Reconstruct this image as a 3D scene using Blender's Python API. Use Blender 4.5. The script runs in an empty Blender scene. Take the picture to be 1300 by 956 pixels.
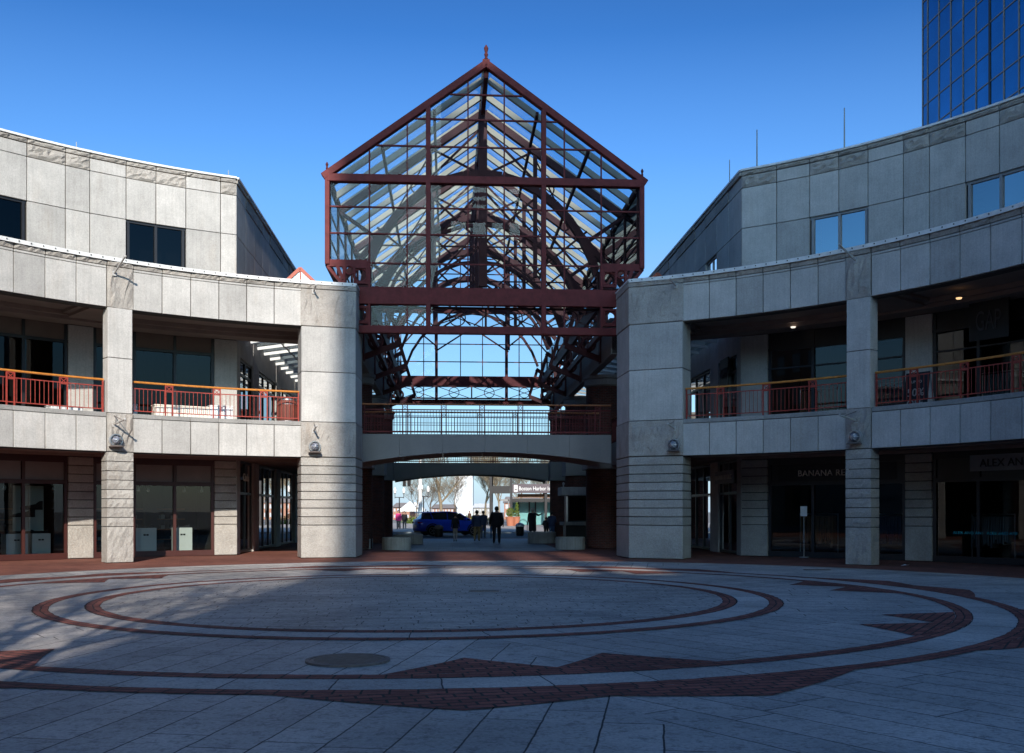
import bpy, bmesh, math, random
from mathutils import Vector, Matrix
R_ = math.radians
random.seed(7)
sc = bpy.context.scene
col = sc.collection

# ------------------------------------------------------------------ camera
F = 1273.0; HOR = 650.0; EYE = 1.6
cam = bpy.data.cameras.new('camera'); camo = bpy.data.objects.new('camera', cam); col.objects.link(camo)
cam.sensor_width = 36; cam.sensor_fit = 'HORIZONTAL'; cam.lens = 36 * F / 1300
cam.shift_y = (HOR - 478) / 1300
cam.clip_start = 0.1; cam.clip_end = 6000
camo.location = (0, 0, EYE); camo.rotation_euler = (R_(90), 0, 0)
sc.camera = camo

# ------------------------------------------------------------------ sky, sun, exposure
SUN_EL = R_(25.5)
TRAVEL = Vector((-0.10, 0.995, -math.tan(SUN_EL))).normalized()       # the way the sunlight travels
w = bpy.data.worlds.new('World'); sc.world = w; w.use_nodes = True
nt = w.node_tree; nt.nodes.clear()
sky = nt.nodes.new('ShaderNodeTexSky'); sky.sky_type = 'NISHITA'; sky.sun_disc = False
sky.sun_elevation = SUN_EL
sky.sun_rotation = math.atan2(-TRAVEL.x, -TRAVEL.y)
sky.altitude = 0; sky.air_density = 1.0; sky.dust_density = 0.6; sky.ozone_density = 4.0
bg = nt.nodes.new('ShaderNodeBackground'); bg.inputs['Strength'].default_value = 0.066
wo = nt.nodes.new('ShaderNodeOutputWorld')
tn = nt.nodes.new('ShaderNodeMix'); tn.data_type = 'RGBA'; tn.blend_type = 'MULTIPLY'; tn.inputs[0].default_value = 1
tn.inputs[7].default_value = (.355, .40, .312, 1)                      # white balance of the photograph: a deep blue sky
gm = nt.nodes.new('ShaderNodeGamma'); gm.inputs['Gamma'].default_value = 2.1
nt.links.new(sky.outputs[0], gm.inputs['Color']); nt.links.new(gm.outputs[0], tn.inputs[6]); # paler air low in the sky, higher up on the side away from the sun
tcw = nt.nodes.new('ShaderNodeTexCoord'); sp = nt.nodes.new('ShaderNodeSeparateXYZ'); nt.links.new(tcw.outputs['Generated'], sp.inputs[0])
def wramp(sock, stops):
    x = nt.nodes.new('ShaderNodeValToRGB'); e = x.color_ramp.elements
    while len(e) < len(stops): e.new(.5)
    for i, (p, c) in enumerate(stops): e[i].position = p; e[i].color = (*c, 1) if isinstance(c, tuple) else (c, c, c, 1)
    nt.links.new(sock, x.inputs[0]); return x.outputs[0]
fn = wramp(sp.outputs[2], [(0, .92), (.24, .72), (.33, .25), (.43, 0)]); fs = wramp(sp.outputs[2], [(0, .85), (.10, .6), (.22, 0)])
ny = wramp(sp.outputs[1], [(0, 0), (.35, 1)])
pc = wramp(sp.outputs[2], [(0, (.56, .73, .96)), (.12, (.42, .64, .94)), (.27, (.26, .50, .91))])
m1 = nt.nodes.new('ShaderNodeMix'); m1.data_type = 'FLOAT'; nt.links.new(ny, m1.inputs[0]); nt.links.new(fs, m1.inputs[2]); nt.links.new(fn, m1.inputs[3])
sc_ = nt.nodes.new('ShaderNodeVectorMath'); sc_.operation = 'SCALE'; sc_.inputs['Scale'].default_value = 9.0; nt.links.new(pc, sc_.inputs[0])
m2 = nt.nodes.new('ShaderNodeMix'); m2.data_type = 'RGBA'; nt.links.new(m1.outputs[0], m2.inputs[0]); nt.links.new(tn.outputs[2], m2.inputs[6]); nt.links.new(sc_.outputs[0], m2.inputs[7])
nt.links.new(m2.outputs[2], bg.inputs['Color']); nt.links.new(bg.outputs[0], wo.inputs['Surface'])
sl = bpy.data.lights.new('sun', 'SUN'); slo = bpy.data.objects.new('sun', sl); col.objects.link(slo)
sl.energy = 3.6; sl.angle = R_(0.55); sl.color = (1.0, 0.91, 0.81)
slo.rotation_euler = TRAVEL.to_track_quat('-Z', 'Y').to_euler(); slo.location = (5, -20, 30)
sc.view_settings.view_transform = 'Standard'; sc.view_settings.look = 'None'
sc.view_settings.exposure = 0.72; sc.view_settings.gamma = 1.0
sc.render.engine = 'CYCLES'
sc.cycles.max_bounces = 8; sc.cycles.transparent_max_bounces = 24
sc.cycles.caustics_reflective = False; sc.cycles.caustics_refractive = False

# ------------------------------------------------------------------ frames of reference
C = Vector((-1.751, 19.175, 0)); RW = 16.52; R3 = 20.3; AX = 3.73    # centre of the round plaza, radii, axis of symmetry
TH = math.atan(80 / F); GL = 1.35; GD = 36.5                          # the passage runs at an angle to the plaza
def gate_w(L, D, z=0):
    return Vector((L * math.cos(TH) - D * math.sin(TH), L * math.sin(TH) + D * math.cos(TH), z))
def lam(px, D): return D / (math.cos(TH) - (px - 650) / F * math.sin(TH))
def gx(px, D=GD): return lam(px, D) * ((px - 650) / F * math.cos(TH) + math.sin(TH)) - GL
def gz(px, py, D=GD): return EYE + lam(px, D) * (HOR - py) / F
def pol(a, r, z=0):                                                   # local to C; a in degrees clockwise from +Y
    return Vector((r * math.sin(R_(a)), r * math.cos(R_(a)), z))

# ------------------------------------------------------------------ materials
def new_mat(name):
    m = bpy.data.materials.new(name); m.use_nodes = True
    n = m.node_tree; b = n.nodes['Principled BSDF']
    return m, n, b
def N(n, t, **kw):
    x = n.nodes.new(t)
    for k, v in kw.items():
        if hasattr(x, k): setattr(x, k, v)
        else: x.inputs[k.replace('_', ' ')].default_value = v
    return x
def coords(n, kind='Object', scale=1.0):
    tc = n.nodes.new('ShaderNodeTexCoord')
    mp = n.nodes.new('ShaderNodeMapping')
    mp.inputs['Scale'].default_value = (scale,) * 3 if not isinstance(scale, tuple) else scale
    n.links.new(tc.outputs[kind], mp.inputs['Vector'])
    return mp.outputs[0]
def noise(n, vec, scale, detail=4, rough=.6):
    x = N(n, 'ShaderNodeTexNoise'); x.inputs['Scale'].default_value = scale
    x.inputs['Detail'].default_value = detail; x.inputs['Roughness'].default_value = rough
    n.links.new(vec, x.inputs['Vector']); return x.outputs[0]
def ramp(n, fac, stops):
    x = n.nodes.new('ShaderNodeValToRGB'); e = x.color_ramp.elements
    while len(e) < len(stops): e.new(.5)
    for i, (p, c) in enumerate(stops):
        e[i].position = p; e[i].color = (c, c, c, 1) if not isinstance(c, tuple) else (*c, 1)
    n.links.new(fac, x.inputs[0]); return x.outputs[0]
def mul(n, a, b, fac=1.0, mode='MULTIPLY'):
    x = n.nodes.new('ShaderNodeMix'); x.data_type = 'RGBA'; x.blend_type = mode
    x.inputs[0].default_value = fac if not hasattr(fac, 'links') else 1
    if hasattr(fac, 'links'): n.links.new(fac, x.inputs[0])
    for k, v in ((6, a), (7, b)):
        if isinstance(v, tuple): x.inputs[k].default_value = (*v, 1)
        else: n.links.new(v, x.inputs[k])
    return x.outputs[2]
def bump(n, b, h, strength, dist=.01):
    x = n.nodes.new('ShaderNodeBump'); x.inputs['Strength'].default_value = strength
    x.inputs['Distance'].default_value = dist
    n.links.new(h, x.inputs['Height']); n.links.new(x.outputs[0], b.inputs['Normal'])
def island(n, lo, hi):
    g = n.nodes.new('ShaderNodeNewGeometry'); r = n.nodes.new('ShaderNodeMapRange')
    r.inputs[3].default_value = lo; r.inputs[4].default_value = hi
    n.links.new(g.outputs['Random Per Island'], r.inputs[0]); return r.outputs[0]

def granite(name, base, rough=.75, tone=.1, speck=.28, stain=.25, bumpy=.15, bdist=.004, bscale=40, streak=.0, rust=0):
    m, n, b = new_mat(name); v = coords(n)
    c = mul(n, tuple(base), ramp(n, noise(n, v, 22, 4, .85), [(.3, 1 - speck), (.7, 1 + speck * .4)]))
    c = mul(n, c, ramp(n, noise(n, v, 1.3, 6, .65), [(.3, 1 - stain), (.65, 1.0)]))
    c = mul(n, c, island(n, 1 - tone, 1 + tone * .6))
    if streak:
        vs = coords(n, 'Object', (9, 9, .35))
        c = mul(n, c, ramp(n, noise(n, vs, 1.6, 4, .6), [(.32, 1 - streak), (.55, 1.0)]))
    if rust:
        vs = coords(n, 'Object', (2.2, 2.2, .5))
        c = mul(n, c, (.75, .55, .36), mul(n, ramp(n, noise(n, vs, 1.1, 4, .6), [(.55, 0), (.75, rust)]), (1, 1, 1)))
    n.links.new(c, b.inputs['Base Color']); b.inputs['Roughness'].default_value = rough
    b.inputs['Specular IOR Level'].default_value = .25
    bump(n, b, noise(n, v, bscale, 5, .65), bumpy, bdist)
    return m
def paint(name, base, rough=.5, metal=0, var=.12, vscale=2.0, spec=.4):
    m, n, b = new_mat(name); v = coords(n)
    c = mul(n, tuple(base), ramp(n, noise(n, v, vscale, 5, .6), [(.3, 1 - var), (.7, 1 + var * .5)]))
    n.links.new(c, b.inputs['Base Color']); b.inputs['Roughness'].default_value = rough
    b.inputs['Metallic'].default_value = metal; b.inputs['Specular IOR Level'].default_value = spec
    return m
def glass(name, tint=(.8, .88, .92), ior=1.5, rough=.0, boost=0.0, gcol=(1, 1, 1), wav=0):
    m, n, b = new_mat(name); n.nodes.remove(b); out = n.nodes['Material Output']
    tr = N(n, 'ShaderNodeBsdfTransparent'); tr.inputs[0].default_value = (*tint, 1)
    gl = N(n, 'ShaderNodeBsdfGlossy'); gl.inputs['Roughness'].default_value = rough; gl.inputs['Color'].default_value = (*gcol, 1)
    fr = N(n, 'ShaderNodeFresnel'); fr.inputs[0].default_value = ior
    ad = N(n, 'ShaderNodeMath', operation='ADD', use_clamp=True); ad.inputs[1].default_value = boost
    n.links.new(fr.outputs[0], ad.inputs[0])
    if wav:
        bp = N(n, 'ShaderNodeBump'); bp.inputs['Strength'].default_value = wav; bp.inputs['Distance'].default_value = .02
        n.links.new(noise(n, coords(n), .7, 2, .5), bp.inputs['Height'])
        n.links.new(bp.outputs[0], gl.inputs['Normal'])
    mx = N(n, 'ShaderNodeMixShader'); n.links.new(ad.outputs[0], mx.inputs[0])
    n.links.new(tr.outputs[0], mx.inputs[1]); n.links.new(gl.outputs[0], mx.inputs[2]); n.links.new(mx.outputs[0], out.inputs[0])
    return m
def bricks(name, c1, c2, mortar, bw=.2, bh=.075, ms=.006, kind='UV', rough=.85, bmp=.5, off=.5, stain=.3, wob=.012, pits=.25, freq=2):
    m, n, b = new_mat(name); v = coords(n, kind)
    wn = N(n, 'ShaderNodeTexNoise'); wn.inputs['Scale'].default_value = 3.5; wn.inputs['Detail'].default_value = 3; n.links.new(v, wn.inputs['Vector'])
    ws = N(n, 'ShaderNodeVectorMath', operation='SUBTRACT'); ws.inputs[1].default_value = (.5, .5, .5); n.links.new(wn.outputs[1], ws.inputs[0])
    wm_ = N(n, 'ShaderNodeVectorMath', operation='SCALE'); wm_.inputs['Scale'].default_value = wob * 2; n.links.new(ws.outputs[0], wm_.inputs[0])
    wa = N(n, 'ShaderNodeVectorMath', operation='ADD'); n.links.new(v, wa.inputs[0]); n.links.new(wm_.outputs[0], wa.inputs[1]); v = wa.outputs[0]
    if freq > 2:                                                      # every course of slabs starts at its own offset
        off = 0; sx_ = N(n, 'ShaderNodeSeparateXYZ'); n.links.new(v, sx_.inputs[0])
        dv = N(n, 'ShaderNodeMath', operation='DIVIDE'); dv.inputs[1].default_value = bh; n.links.new(sx_.outputs[1], dv.inputs[0])
        fl_ = N(n, 'ShaderNodeMath', operation='FLOOR'); n.links.new(dv.outputs[0], fl_.inputs[0])
        wn2 = N(n, 'ShaderNodeTexWhiteNoise'); wn2.noise_dimensions = '1D'; n.links.new(fl_.outputs[0], wn2.inputs['W'])
        ma = N(n, 'ShaderNodeMath', operation='MULTIPLY_ADD'); ma.inputs[1].default_value = bw; n.links.new(wn2.outputs[0], ma.inputs[0]); n.links.new(sx_.outputs[0], ma.inputs[2])
        cx_ = N(n, 'ShaderNodeCombineXYZ'); n.links.new(ma.outputs[0], cx_.inputs[0]); n.links.new(sx_.outputs[1], cx_.inputs[1]); v = cx_.outputs[0]
    t = N(n, 'ShaderNodeTexBrick'); t.offset = off; t.offset_frequency = freq
    for k, val in (('Color1', (*c1, 1)), ('Color2', (*c2, 1)), ('Mortar', (*mortar, 1)), ('Scale', 1), ('Mortar Size', ms),
                   ('Mortar Smooth', .2), ('Bias', 0), ('Brick Width', bw), ('Row Height', bh)):
        t.inputs[k].default_value = val
    n.links.new(v, t.inputs['Vector'])
    c = t.outputs[0]
    v2 = coords(n, 'Object')
    c = mul(n, c, ramp(n, noise(n, v2, .55, 6, .65), [(.3, 1 - stain), (.62, 1.0)]))
    c = mul(n, c, ramp(n, noise(n, v2, 26, 4, .75), [(.3, .72), (.7, 1.15)]))
    c = mul(n, c, ramp(n, noise(n, v2, 6.5, 8, .8), [(.32, 1 - pits), (.50, 1.0)]))
    c = mul(n, c, ramp(n, noise(n, v2, .22, 6, .7), [(.35, .74), (.65, 1.08)]))
    n.links.new(c, b.inputs['Base Color']); b.inputs['Roughness'].default_value = rough
    b.inputs['Specular IOR Level'].default_value = .25
    inv = N(n, 'ShaderNodeMath', operation='SUBTRACT'); inv.inputs[0].default_value = 1
    n.links.new(t.outputs['Fac'], inv.inputs[1])
    hs = N(n, 'ShaderNodeMath', operation='MULTIPLY_ADD'); hs.inputs[1].default_value = .9
    n.links.new(noise(n, v2, 9, 5, .7), hs.inputs[0]); n.links.new(inv.outputs[0], hs.inputs[2])
    bump(n, b, hs.outputs[0], bmp, .012)
    return m

M = {}
M['granite'] = granite('granite_panel', (.52, .505, .475), streak=.1, stain=.22, speck=.25, tone=.15, rust=.16)
M['granite_rough'] = granite('granite_rockface', (.43, .40, .36), bumpy=1.0, bdist=.03, bscale=9, stain=.3, rust=.35, speck=.3)
M['granite_course'] = granite('granite_course', (.44, .415, .375), bumpy=1.0, bdist=.035, bscale=11, stain=.25, speck=.3, rust=.15)
M['joint'] = paint('dark_joint', (.06, .055, .05), .95)
M['cap'] = granite('granite_cap', (.34, .33, .31), stain=.3)
M['flash'] = paint('white_flashing', (.72, .72, .70), .45, var=.18, vscale=3)
M['clip'] = paint('flashing_clip', (.08, .08, .08), .5)
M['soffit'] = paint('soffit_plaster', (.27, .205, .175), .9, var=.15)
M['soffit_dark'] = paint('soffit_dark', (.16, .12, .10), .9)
M['maroon'] = paint('maroon_steel', (.14, .024, .024), .6, var=.3, vscale=4, spec=.2)
M['maroon_dark'] = paint('dark_maroon_steel', (.085, .022, .022), .6, var=.25, spec=.2)
M['rail_red'] = paint('rail_red', (.32, .045, .03), .6, var=.3, vscale=9)
M['rail_orange'] = paint('varnished_handrail', (.55, .21, .04), .35, var=.25, vscale=8)
M['frame_red'] = paint('brown_red_frame', (.055, .014, .010), .5)
M['frame_dark'] = paint('black_frame', (.018, .018, .02), .4)
M['transom'] = paint('taupe_transom_panel', (.20, .155, .145), .6)
M['win_dim_reflect'] = glass('dim_reflection_glass', (.12, .13, .15), 1.4, boost=.0, wav=.05, gcol=(.6, .6, .6))  # darkened to stand in for the dark building these left panes mirror
M['shop_glass'] = glass('shop_glass', (.62, .68, .66), 1.45, boost=.0, wav=.04)
M['win_glass'] = glass('upper_window_glass', (.25, .3, .34), 1.65, boost=.38, wav=.05)
M['canopy_glass'] = glass('canopy_glass', (.88, .93, .94), 1.4, boost=.0, wav=.03, gcol=(.34, .39, .43))
M['roof_glass'] = glass('roof_glass', (.62, .82, .95), 1.5, boost=.0)
M['rafter'] = paint('cream_rafter', (.50, .38, .29), .7, var=.1)
M['concrete'] = granite('precast_concrete', (.24, .225, .21), speck=.1, stain=.12, bumpy=.1, tone=.05)
M['concrete_light'] = granite('pale_concrete', (.42, .41, .38), speck=.1, stain=.3, bumpy=.2, streak=.2)
M['column_brick'] = bricks('dark_red_brick', (.15, .042, .028), (.095, .03, .022), (.12, .10, .09), .21, .072, .008, bmp=.6)
M['paver_brick'] = bricks('brick_pavers', (.34, .125, .085), (.24, .085, .062), (.10, .075, .065), .22, .11, .007)
M['ring_brick'] = bricks('ring_brick', (.36, .125, .095), (.22, .075, .06), (.035, .03, .03), .25, .12, .012, off=.0)
M['tooth_brick'] = bricks('tooth_brick', (.38, .13, .10), (.22, .075, .06), (.05, .042, .04), .24, .13, .014, bmp=1.0)
M['stone_plank'] = bricks('stone_planks', (.60, .565, .53), (.46, .44, .42), (.04, .04, .042), 2.1, .46, .008, rough=.6, bmp=1.0, off=.37, wob=.014, pits=.6, freq=3)
M['stone_disc'] = bricks('stone_setts', (.58, .55, .51), (.43, .41, .39), (.07, .07, .072), .8, .21, .009, rough=.6, bmp=1.0, off=.31, wob=.025, pits=.8, freq=7)
M['stone_ring'] = bricks('stone_ring', (.60, .57, .53), (.48, .455, .43), (.05, .05, .055), 1.0, 9.0, .009, rough=.7, off=0, wob=.02, pits=.4)
M['curb'] = granite('curb_granite', (.36, .345, .33), tone=.12, bumpy=.3)
M['pass_stone'] = bricks('passage_stone', (.27, .27, .27), (.22, .225, .23), (.10, .10, .10), 1.2, .6, .01, rough=.6, bmp=.3)
M['asphalt'] = granite('asphalt', (.055, .055, .058), speck=.3, stain=.2, bumpy=.4)
M['far_pave'] = granite('pale_paving', (.46, .44, .42), stain=.2, bumpy=.1)
M['far_ground'] = granite('far_ground', (.28, .27, .25), stain=.3)
M['iron'] = paint('cast_iron', (.16, .13, .115), .6, metal=.2, var=.3, vscale=12)
M['steel'] = paint('brushed_steel', (.45, .45, .46), .3, metal=.9)
M['black'] = paint('black_paint', (.012, .012, .013), .5)
M['white'] = paint('white_paint', (.78, .78, .76), .5, var=.06)
M['grey'] = paint('grey_metal', (.25, .26, .27), .5)
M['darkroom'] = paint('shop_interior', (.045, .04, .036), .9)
M['shopfloor'] = paint('shop_floor', (.10, .08, .06), .5)
M['wood'] = paint('warm_wood', (.30, .13, .05), .5, var=.3, vscale=6)
def emit(name, c, s):
    m, n, b = new_mat(name); b.inputs['Base Color'].default_value = (*c, 1)
    b.inputs['Emission Color'].default_value = (*c, 1); b.inputs['Emission Strength'].default_value = s; return m
M['lamp_warm'] = emit('warm_lamp', (1, .62, .3), .8)
M['lamp_white'] = emit('white_lamp', (1, .9, .75), .8)

# ------------------------------------------------------------------ mesh builder
class MB:
    def __init__(s): s.v = []; s.f = []; s.uv = {}
    def face(s, pts, uv=None):
        i = len(s.v); s.v += [Vector(p) for p in pts]; s.f.append(tuple(range(i, i + len(pts))))
        if uv: s.uv[len(s.f) - 1] = uv
    def hexa(s, a, b):                                                # a, b: two loops of n points
        n = len(a); i = len(s.v); s.v += [Vector(p) for p in a] + [Vector(p) for p in b]
        s.f.append(tuple(range(i + n - 1, i - 1, -1))); s.f.append(tuple(range(i + n, i + 2 * n)))
        for k in range(n):
            l = (k + 1) % n; s.f.append((i + k, i + l, i + n + l, i + n + k))
    def box(s, x0, x1, y0, y1, z0, z1):
        s.hexa([(x0, y0, z0), (x1, y0, z0), (x1, y1, z0), (x0, y1, z0)], [(x0, y0, z1), (x1, y0, z1), (x1, y1, z1), (x0, y1, z1)])
    def prism(s, pts, z0, z1): s.hexa([(p[0], p[1], z0) for p in pts], [(p[0], p[1], z1) for p in pts])
    def arc(s, a0, a1, r0, r1, z0, z1, n=None):
        n = n or max(1, int(abs(a1 - a0) / 1.7)); i = len(s.v)
        for k in range(n + 1):
            a = a0 + (a1 - a0) * k / n
            s.v += [pol(a, r0, z0), pol(a, r1, z0), pol(a, r1, z1), pol(a, r0, z1)]
        for k in range(n):
            j = i + 4 * k
            for q in range(4): s.f.append((j + q, j + (q + 1) % 4, j + 4 + (q + 1) % 4, j + 4 + q))
        s.f.append((i + 3, i + 2, i + 1, i)); j = i + 4 * n; s.f.append((j, j + 1, j + 2, j + 3))
    def rock(s, a0, a1, r0, r1, z0, z1, amp=.07):                              # a block whose front is split like quarry-faced stone
        nx = max(3, int(abs(a1 - a0) * 3)); nz = 2 if z1 - z0 < .35 else 5; g = []
        for j in range(nz + 1):
            row = []
            for k in range(nx + 1):
                e = (k in (0, nx)) or (j in (0, nz)); dr = -.0 if e else -random.uniform(.0, amp)
                if e: dr = random.uniform(-.008, .012)
                row.append(len(s.v)); s.v.append(pol(a0 + (a1 - a0) * (k + (0 if e else random.uniform(-.3, .3))) / nx, r0 + dr, z0 + (z1 - z0) * (j + (0 if e else random.uniform(-.3, .3))) / nz))
            g.append(row)
        for j in range(nz):
            for k in range(nx):
                q = (g[j][k], g[j][k + 1], g[j + 1][k + 1], g[j + 1][k])
                s.f.append((q[0], q[1], q[2])); s.f.append((q[0], q[2], q[3]))
        b = [len(s.v) + i for i in range(4)]; s.v += [pol(a0, r1, z0), pol(a1, r1, z0), pol(a1, r1, z1), pol(a0, r1, z1)]
        s.f.append((b[0], b[1]) + tuple(reversed(g[0]))); s.f.append((b[3],) + tuple(g[nz]) + (b[2],))
        s.f.append((b[0],) + tuple(g[j][0] for j in range(nz + 1)) + (b[3],)); s.f.append((b[2],) + tuple(g[j][nx] for j in range(nz, -1, -1)) + (b[1],)); s.f.append((b[0], b[3], b[2], b[1]))
    def sheet_arc(s, a0, a1, r0, r1, z, n=None):
        n = n or max(1, int(abs(a1 - a0) / 2))
        for k in range(n):
            a, b = a0 + (a1 - a0) * k / n, a0 + (a1 - a0) * (k + 1) / n
            rm = (r0 + r1) / 2
            s.face([pol(a, r0, z), pol(b, r0, z), pol(b, r1, z), pol(a, r1, z)],
                   [(R_(a) * rm, 0), (R_(b) * rm, 0), (R_(b) * rm, r1 - r0), (R_(a) * rm, r1 - r0)])
    def wall_arc(s, a0, a1, r, z0, z1, n=None):                       # a bent pane of glass
        n = n or max(1, int(abs(a1 - a0) / 3))
        for k in range(n):
            a, b = a0 + (a1 - a0) * k / n, a0 + (a1 - a0) * (k + 1) / n
            s.face([pol(a, r, z0), pol(b, r, z0), pol(b, r, z1), pol(a, r, z1)])
    def bar(s, p, q, wd, ht, up=(0, 0, 1)):
        p = Vector(p); q = Vector(q); d = (q - p).normalized(); u = Vector(up)
        if abs(d.dot(u)) > .99: u = Vector((0, 1, 0))
        x = d.cross(u).normalized() * wd / 2; y = x.cross(d).normalized() * ht / 2
        s.hexa([p - x - y, p + x - y, p + x + y, p - x + y], [q - x - y, q + x - y, q + x + y, q - x + y])
    def tube(s, p, q, r0, r1=None, n=8, cap=True):
        p = Vector(p); q = Vector(q); r1 = r0 if r1 is None else r1; d = (q - p).normalized()
        u = Vector((0, 0, 1)) if abs(d.z) < .95 else Vector((1, 0, 0))
        x = d.cross(u).normalized(); y = d.cross(x)
        A = [p + (x * math.cos(2 * math.pi * k / n) + y * math.sin(2 * math.pi * k / n)) * r0 for k in range(n)]
        B = [q + (x * math.cos(2 * math.pi * k / n) + y * math.sin(2 * math.pi * k / n)) * r1 for k in range(n)]
        i = len(s.v); s.v += A + B
        for k in range(n): s.f.append((i + k, i + (k + 1) % n, i + n + (k + 1) % n, i + n + k))
        if cap: s.f.append(tuple(range(i + n - 1, i - 1, -1))); s.f.append(tuple(range(i + n, i + 2 * n)))
    def path(s, pts, wd, ht, up=(0, 0, 1)):
        for a, b in zip(pts, pts[1:]): s.bar(a, b, wd, ht, up)
    def lathe(s, prof, c=(0, 0), n=20, closed=True):
        i = len(s.v)
        for r, z in prof:
            for k in range(n):
                t = 2 * math.pi * k / n; s.v.append(Vector((c[0] + r * math.cos(t), c[1] + r * math.sin(t), z)))
        for j in range(len(prof) - 1):
            for k in range(n):
                l = (k + 1) % n; a = i + j * n; s.f.append((a + k, a + l, a + n + l, a + n + k))
        if closed:
            s.f.append(tuple(i + k for k in range(n - 1, -1, -1))); a = i + (len(prof) - 1) * n; s.f.append(tuple(a + k for k in range(n)))
    def blob(s, c, r, sz=(1, 1, 1), n=10, m=6):
        i = len(s.v)
        for j in range(m + 1):
            ph = math.pi * j / m
            for k in range(n):
                t = 2 * math.pi * k / n
                s.v.append(Vector((c[0] + r * sz[0] * math.sin(ph) * math.cos(t), c[1] + r * sz[1] * math.sin(ph) * math.sin(t), c[2] - r * sz[2] * math.cos(ph))))
        for j in range(m):
            for k in range(n):
                l = (k + 1) % n; s.f.append((i + j * n + k, i + j * n + l, i + (j + 1) * n + l, i + (j + 1) * n + k))
    def ring(s, c, R, r, axis='y', n=20, m=6):
        c = Vector(c); i = len(s.v)
        for k in range(n):
            t = 2 * math.pi * k / n
            e = Vector((math.cos(t), 0, math.sin(t))) if axis == 'y' else Vector((0, math.cos(t), math.sin(t))) if axis == 'x' else Vector((math.cos(t), math.sin(t), 0))
            ax = Vector((0, 1, 0)) if axis == 'y' else Vector((1, 0, 0)) if axis == 'x' else Vector((0, 0, 1))
            for q in range(m):
                g = 2 * math.pi * q / m; s.v.append(c + e * (R + r * math.cos(g)) + ax * r * math.sin(g))
        for k in range(n):
            for q in range(m):
                a, b = i + k * m, i + ((k + 1) % n) * m; s.f.append((a + q, a + (q + 1) % m, b + (q + 1) % m, b + q))
    def build(s, name, mat, parent=None, loc=None, smooth=False, bevel=0, autouv=None):
        me = bpy.data.meshes.new(name); me.from_pydata([tuple(p) for p in s.v], [], s.f)
        bm = bmesh.new(); bm.from_mesh(me); bmesh.ops.remove_doubles(bm, verts=bm.verts, dist=1e-5) if smooth else None
        if not s.uv: bmesh.ops.recalc_face_normals(bm, faces=bm.faces)
        bm.to_mesh(me); bm.free()
        if s.uv or autouv:
            ul = me.uv_layers.new(name='UVMap')
            for pi, p in enumerate(me.polygons):
                for k, li in enumerate(p.loop_indices):
                    co = me.vertices[me.loops[li].vertex_index].co
                    if autouv: ul.data[li].uv = autouv(co)
                    else: ul.data[li].uv = s.uv[pi][k]
        if smooth:
            for p in me.polygons: p.use_smooth = True
        mats = mat if isinstance(mat, (list, tuple)) else [mat]
        for q in mats: me.materials.append(M[q] if isinstance(q, str) else q)
        o = bpy.data.objects.new(name, me); col.objects.link(o)
        if parent: o.parent = parent
        if loc is not None: o.location = loc
        if bevel:
            bv = o.modifiers.new('bevel', 'BEVEL'); bv.width = bevel; bv.segments = 1; bv.limit_method = 'ANGLE'
        return o

def tag(o, label=None, cat=None, group=None, kind=None):
    if label: o['label'] = label
    if cat: o['category'] = cat
    if group: o['group'] = group
    if kind: o['kind'] = kind
    return o
def empty(name, loc=(0, 0, 0), rz=0, **k):
    o = bpy.data.objects.new(name, None); col.objects.link(o); o.location = loc; o.rotation_euler = (0, 0, rz)
    o.empty_display_size = .3
    tag(o, **k); return o
def copy_tree(o, parent=None):
    c = o.copy(); col.objects.link(c)
    if parent is not None: c.parent = parent
    for ch in [x for x in bpy.data.objects if x.parent == o]: copy_tree(ch, c)
    return c
def text(s, size, mat, name='lettering', parent=None, loc=(0, 0, 0), rot=(0, 0, 0), ext=.01, sx=1.0, align='LEFT', space=1.0):
    cu = bpy.data.curves.new(name, 'FONT'); cu.body = s; cu.size = size; cu.extrude = ext; cu.align_x = align; cu.space_character = space
    t = bpy.data.objects.new(name, cu); col.objects.link(t)
    dg = bpy.context.evaluated_depsgraph_get(); me = bpy.data.meshes.new_from_object(t.evaluated_get(dg))
    bpy.data.objects.remove(t)
    for v in me.vertices: v.co.x *= sx
    me.materials.clear(); me.materials.append(M[mat] if isinstance(mat, str) else mat)
    o = bpy.data.objects.new(name, me); col.objects.link(o); o.parent = parent; o.location = loc; o.rotation_euler = rot
    return o
ROOT = {}
M['gallery_glass'] = glass('gallery_glass', (.30, .26, .23), 1.3, boost=.0)
M['side_glass'] = glass('side_glass', (.25, .28, .3), 1.6, boost=.12)
# ------------------------------------------------------------------ ground
g = MB(); g.face([(-3000, -3000, 0), (3000, -3000, 0), (3000, 4000, 0), (-3000, 4000, 0)])
tag(g.build('ground', 'far_ground', loc=(0, 0, -.03)), kind='structure')
# brick pavement from the plaza edge to and under the arcades
b = MB()
b.face([(-32, -8, 0), (32, -8, 0), (32, 62, 0), (-32, 62, 0)])
tag(b.build('brick_pavement', 'paver_brick', loc=(0, 0, -.012), autouv=lambda c: (c.x, c.y)), kind='structure')
# stone lanes through the passage
b = MB(); b.face([(-3.4, 4.8, 0), (3.4, 4.8, 0), (3.4, 24, 0), (-3.4, 24, 0)])
o = b.build('passage_path', 'pass_stone', loc=gate_w(GL, GD, -.008), autouv=lambda c: (c.x, c.y)); o.rotation_euler = (0, 0, TH); tag(o, kind='structure')
# street and the sunny esplanade beyond
b = MB(); b.face([(-300, 0, 0), (300, 0, 0), (300, 14, 0), (-300, 14, 0)])
tag(b.build('street', 'asphalt', loc=(0, 62, -.012)), kind='structure')
b = MB(); b.box(-300, 300, 0, 60, 0, .12)
tag(b.build('esplanade', 'far_pave', loc=(0, 76, -.02)), kind='structure')
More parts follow.
